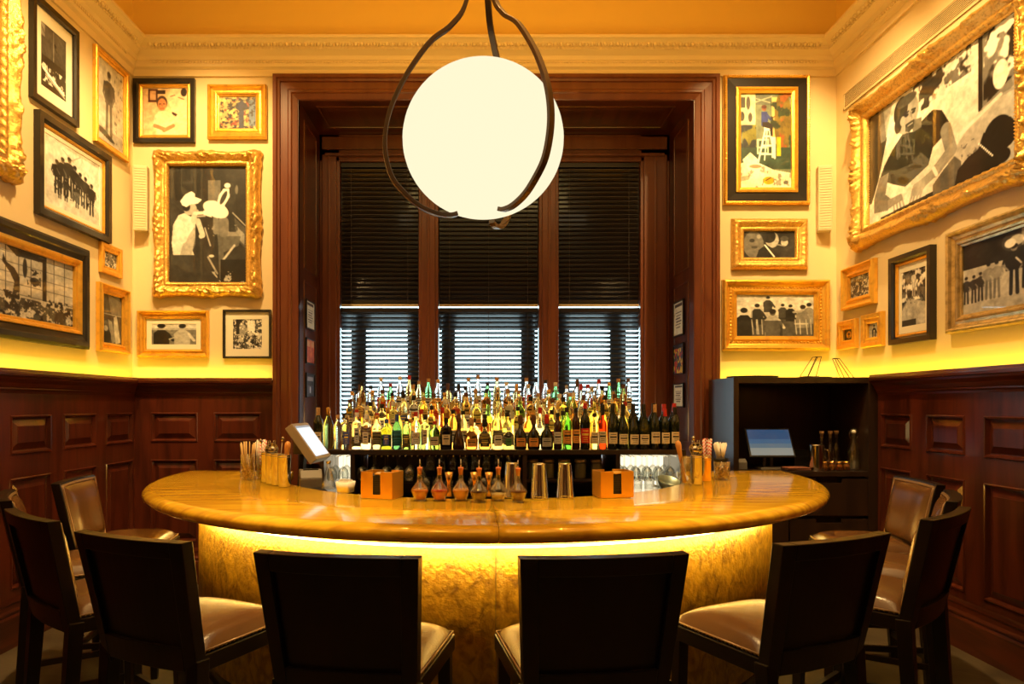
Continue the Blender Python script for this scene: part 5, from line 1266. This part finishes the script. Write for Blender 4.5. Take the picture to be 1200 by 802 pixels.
# left cluster
def straw_glass(px, py, lab, n, cols, fill, r=.046, h=.165, sl=.235, name='straw_glass', group='straw holders'):
    X, Y = onbar(px, py); t = thing(name, lab, 'glass', (X, Y, ZB), 0, group)
    b = MB(); b.lathe([(.001, 0), (r*.92, 0), (r*.95, .003), (r, h), (r-.0025, h), (r*.9, .012), (.001, .010)], seg=24, caps=False); b.build('glass', GLASS, t)
    if fill:
        q = MB(); rs = random.Random(3)
        for k in range(70):
            a = rs.uniform(0, 6.28); rad = r*.78*math.sqrt(rs.random()); z = .016+rs.random()*fill
            p = Vector((rad*math.cos(a), rad*math.sin(a), z)); d = Vector((rs.uniform(-1,1), rs.uniform(-1,1), rs.uniform(-.6,.6))).normalized()*.010
            q.tube([p-d, p, p+d], .0035, 6)
        q.build('nut_mix', mat('nut_mix', (.72, .42, .10), .5), t)
    rs = random.Random(n); z0 = .014+(fill or 0)*.6
    for ci, (cname, m) in enumerate(cols):
        q = MB()
        for k in range(n):
            a = rs.uniform(0, 6.28); a2 = a+rs.uniform(-.5, .5); rr = r*.72*math.sqrt(rs.random()); r2_ = r*rs.uniform(.6, 1.05)
            q.tube([(rr*math.cos(a), rr*math.sin(a), z0), (r2_*.85*math.cos(a2), r2_*.85*math.sin(a2), h), (r2_*math.cos(a2), r2_*math.sin(a2), sl+rs.uniform(-.012, .008))], .0028, 6)
        tag(q.build(cname, m, t), kind='stuff')
    return t
STRAWM = mat('bamboo_stick', (.72, .50, .22), .6); WSTR = mat('white_straw', (.85, .80, .70), .5)
def striped():
    m = bpy.data.materials.new('red_striped_straw'); m.use_nodes = True; nt = m.node_tree; N = nt.nodes; L = nt.links
    tc = N.new('ShaderNodeTexCoord'); wv = N.new('ShaderNodeTexWave'); wv.wave_type = 'BANDS'; wv.bands_direction = 'DIAGONAL'; wv.inputs['Scale'].default_value = 28
    r = N.new('ShaderNodeValToRGB'); r.color_ramp.interpolation = 'CONSTANT'; r.color_ramp.elements[0].color = (.75,.05,.03,1); r.color_ramp.elements[1].position = .42; r.color_ramp.elements[1].color = (.88,.82,.72,1)
    L.new(tc.outputs['Object'], wv.inputs[0]); L.new(wv.outputs[0], r.inputs[0]); L.new(r.outputs[0], N['Principled BSDF'].inputs['Base Color']); return m
RSTR = striped()
straw_glass(290.5, 563, 'short glass of snack mix with tall bamboo sticks, leftmost item on the bar', 22, [('bamboo_sticks', STRAWM)], .07)
straw_glass(306, 562.5, 'glass of red-striped and white straws on the left of the bar', 12, [('striped_straws', RSTR), ('white_straws', WSTR)], 0, r=.032, h=.155, sl=.25)
for k, (px, py) in enumerate(((313, 565), (318.5, 567), (325, 568.5), (333.5, 570.5))):
    tin(px, py, 'steel tin holding bar tools at left, %s in the row of four' % ORD[k], .185, .036, .033, 'steel tool tins on the left of the bar', up=True)
def muddler(X, Y, Z, lean, lab):
    t = thing('muddler', lab, 'muddler', (X, Y, Z)); t.rotation_euler = lean
    b = MB(); b.lathe([(.011, 0), (.013, .006), (.0105, .05), (.010, .12), (.014, .19), (.018, .225), (.016, .245), (.006, .254)], seg=18); b.build('muddler_body', mat('muddler_wood', (.66, .32, .10), .45), t)
X, Y = onbar(333.5, 570.5); muddler(X-.006, Y, ZB+.01, (0, R(6), 0), 'wooden muddler standing in the rightmost left-hand tool tin')
def strainer(X, Y, Z, rz, lab, rx=0):
    t = thing('cocktail_strainer', lab, 'strainer', (X, Y, Z), rz, 'cocktail strainers in the tins'); t.rotation_euler = (R(80)+rx, 0, rz)
    b = MB(); b.lathe([(.001, 0), (.038, 0), (.04, .002), (.001, .003)], seg=24, caps=False); b.build('disc', STEEL, t)
    b = MB(); n = 90; pts = [((.036+.004*math.cos(k*1.9))*math.cos(2*PI*k/n), (.036+.004*math.cos(k*1.9))*math.sin(2*PI*k/n), .006+.005*math.sin(k*1.9)) for k in range(n)]
    b.tube(pts, .0015, 5, closed=True); b.build('spring_coil', STEEL, t)
    b = MB(); b.box(-.008, -.17, 0, .008, -.035, .003); b.tube([(-.02, .03, .002), (-.022, .055, .002), (-.01, .055, .002), (-.008, .035, .002)], .003, 6); b.tube([(.02, .03, .002), (.022, .055, .002), (.01, .055, .002), (.008, .035, .002)], .003, 6); b.build('handle', STEEL, t)
X, Y = onbar(318.5, 567); strainer(X, Y, ZB+.205, R(8), 'round coil strainer standing in the left-hand tool tins')
def spoon(X, Y, Z, lean, lab, L_=.30):
    t = thing('bar_spoon', lab, 'spoon', (X, Y, Z), 0, 'bar spoons standing in the tins'); t.rotation_euler = lean
    b = MB(); b.tube([(0, 0, 0), (0, 0, L_)], .0022, 6); b.build('handle', STEEL, t)
    b = MB(); b.sphere((0, 0, L_+.014), .010, 0, 12, 8, 1.6); b.build('bowl', STEEL, t)
X, Y = onbar(313, 565); spoon(X, Y, ZB+.01, (0, R(-9), 0), 'bar spoon leaning left out of the left-hand tins', .23)
X, Y = onbar(325, 568.5); spoon(X, Y, ZB+.01, (0, R(7), 0), 'bar spoon leaning right beside the left wooden muddler', .25)
# point-of-sale screen on the left, seen from its side
ZL = .976
X, Y = -1.10, 4.33
t = thing('pos_terminal', 'large white-screened touch terminal tilted back at the left end of the bar', 'touchscreen', (X, Y, ZL), R(86))
tablet(t, .30, .27, R(-36), .31, .055, .022, scr_mat('white_screen', [(0, (.85,.93,1.0)), (.93, (.35,.36,.36))], .6), hm=TANP)
b = MB(); b.beam((0, .05, .02), (0, .03, .30), .07, .03).box(-.08, -.08, 0, .08, .08, .025); b.build('stand', BLACKP, t, bevel=.005)
b = MB(); b.box(-.05, .02, .24, .05, .085, .35); b.build('hinge_block', GREYP, t, bevel=.006)
printer(-1.035, 4.12, ZL, .13, .12, .16, 'grey receipt printer under the white-screened terminal', GREYP, R(20))
t = thing('card_reader', 'black card reader lying right of the white-screened terminal', 'card reader', (xx(378, 4.0), 4.0, ZL), R(40))
b = MB(); b.hexa([(-.04,-.08,0),(.04,-.08,0),(-.04,.08,0),(.04,.08,0),(-.04,-.08,.02),(.04,-.08,.02),(-.04,.08,.06),(.04,.08,.06)]); b.build('reader_body', BLACKP, t, bevel=.005)
b = MB()
for i in range(3):
    for j in range(4): b.hexa([(-.028+.02*i+dx, -.07+.018*j+dy, .0225+.0045*j+dz) for dz in (0, .005) for dy in (0, .012) for dx in (0, .014)])
b.build('keypad', WHITEP, t)
X, Y = onbar(385, 573)
t = thing('water_carafe', 'small clear conical flask beside the white tub at left', 'flask', (X, Y, ZB))
b = MB(); b.lathe([(.001,0),(.038,0),(.042,.004),(.030,.06),(.014,.11),(.012,.12),(.012,.145),(.015,.148),(.0105,.148),(.0105,.118),(.027,.062),(.038,.010),(.001,.008)], seg=24, caps=False); b.build('glass', GLASS, t)
b = MB(); b.lathe([(.010, .14), (.0145, .149), (.0145, .158)], seg=14); b.build('stopper', STEEL, t)
X, Y = onbar(405, 577)
t = thing('napkin_tub', 'low white square tub of folded paper left of the gold napkin box', 'tub', (X, Y, ZB), R(-14))
b = MB(); b.lathe([(.001, 0), (.036, 0), (.044, .058), (.042, .058), (.034, .004), (.001, .003)], seg=28, sq=[.9]*6, caps=False); b.build('tub_body', WHITEP, t)
b = MB()
for k in range(8): b.box(-.030, -.030+.0075*k, .006, .030, -.030+.0075*k+.004, .062+.004*(k % 3))
b.build('folded_paper', WHITEP, t)
# right cluster
for k, (px, py, nm_) in enumerate(((803.5, 568.5, 'left'), (816, 568, 'right'))):
    if k == 0:
        X, Y = onbar(px, py); t = thing('tool_glass', 'clear mixing glass holding a wooden muddler on the right of the bar', 'glass', (X, Y, ZB))
        b = MB(); b.lathe([(.001,0),(.032,0),(.034,.003),(.036,.17),(.0345,.17),(.031,.01),(.001,.008)], seg=24, caps=False); b.build('glass', GLASS, t)
        muddler(X-.004, Y, ZB+.012, (0, R(-10), 0), 'wooden muddler leaning left out of the right-hand mixing glass')
    else:
        tin(px, py, 'steel tin with strainers in it, right of the mixing glass at right', .175, .033, .031, 'right-hand tins', up=True)
        X, Y = onbar(px, py); strainer(X-.003, Y, ZB+.21, R(-10), 'upper round coil strainer in the right-hand tin'); spoon(X, Y+.01, ZB+.01, (0, R(-3), 0), 'bar spoon standing upright in the right-hand tin', .25)
tin(828, 564, 'copper-toned tin beside the striped straws at right', .145, .028, .026, None, BRASS, up=True)
straw_glass(828, 559.5, 'glass of red-striped straws behind the copper-toned tin', 16, [('striped_straws', RSTR)], 0, r=.034, h=.15, sl=.25)
tj = straw_glass(846, 562.5, 'short glass of yellow snack mix, rightmost item on the bar', 0, [], .065, r=.050, h=.115, sl=.2)
X, Y = onbar(846, 562.5)
t = thing('straw_caddy', 'black tray of white wrapped straws standing on the snack-mix glass', 'straw caddy', (X-.01, Y, ZB+.1155))
b = MB(); b.lathe([(.001, 0), (.042, 0), (.05, .02), (.047, .02), (.04, .004), (.001, .003)], seg=20, caps=False); b.build('tray', BLACKP, t)
b = MB(); rs = random.Random(8)
for k in range(34):
    a = rs.uniform(0, 6.28); rr = rs.uniform(0, .028); s_ = -1 if k % 2 else 1
    b.tube([(rr*math.cos(a), rr*math.sin(a), .005), (rr*math.cos(a)*1.2+s_*.022, rr*math.sin(a)*1.2, .115+rs.uniform(-.01, .01))], .004, 6)
tag(b.build('wrapped_straws', WSTR, t), kind='stuff')
t = thing('ice_bowl', 'tilted grey-blue steel bowl inside the right curve of the bar', 'bowl', (1.165, 4.30, ZL+.018)); t.rotation_euler = (R(18), R(12), 0); t.scale = (.85, .85, .85)
b = MB(); b.lathe([(.001, 0), (.045, 0), (.075, .03), (.092, .075), (.089, .075), (.072, .032), (.043, .004), (.001, .004)], seg=36, caps=False); b.build('bowl_body', mat('dull_blue_steel', (.30, .40, .40), .35, metal=.7), t)
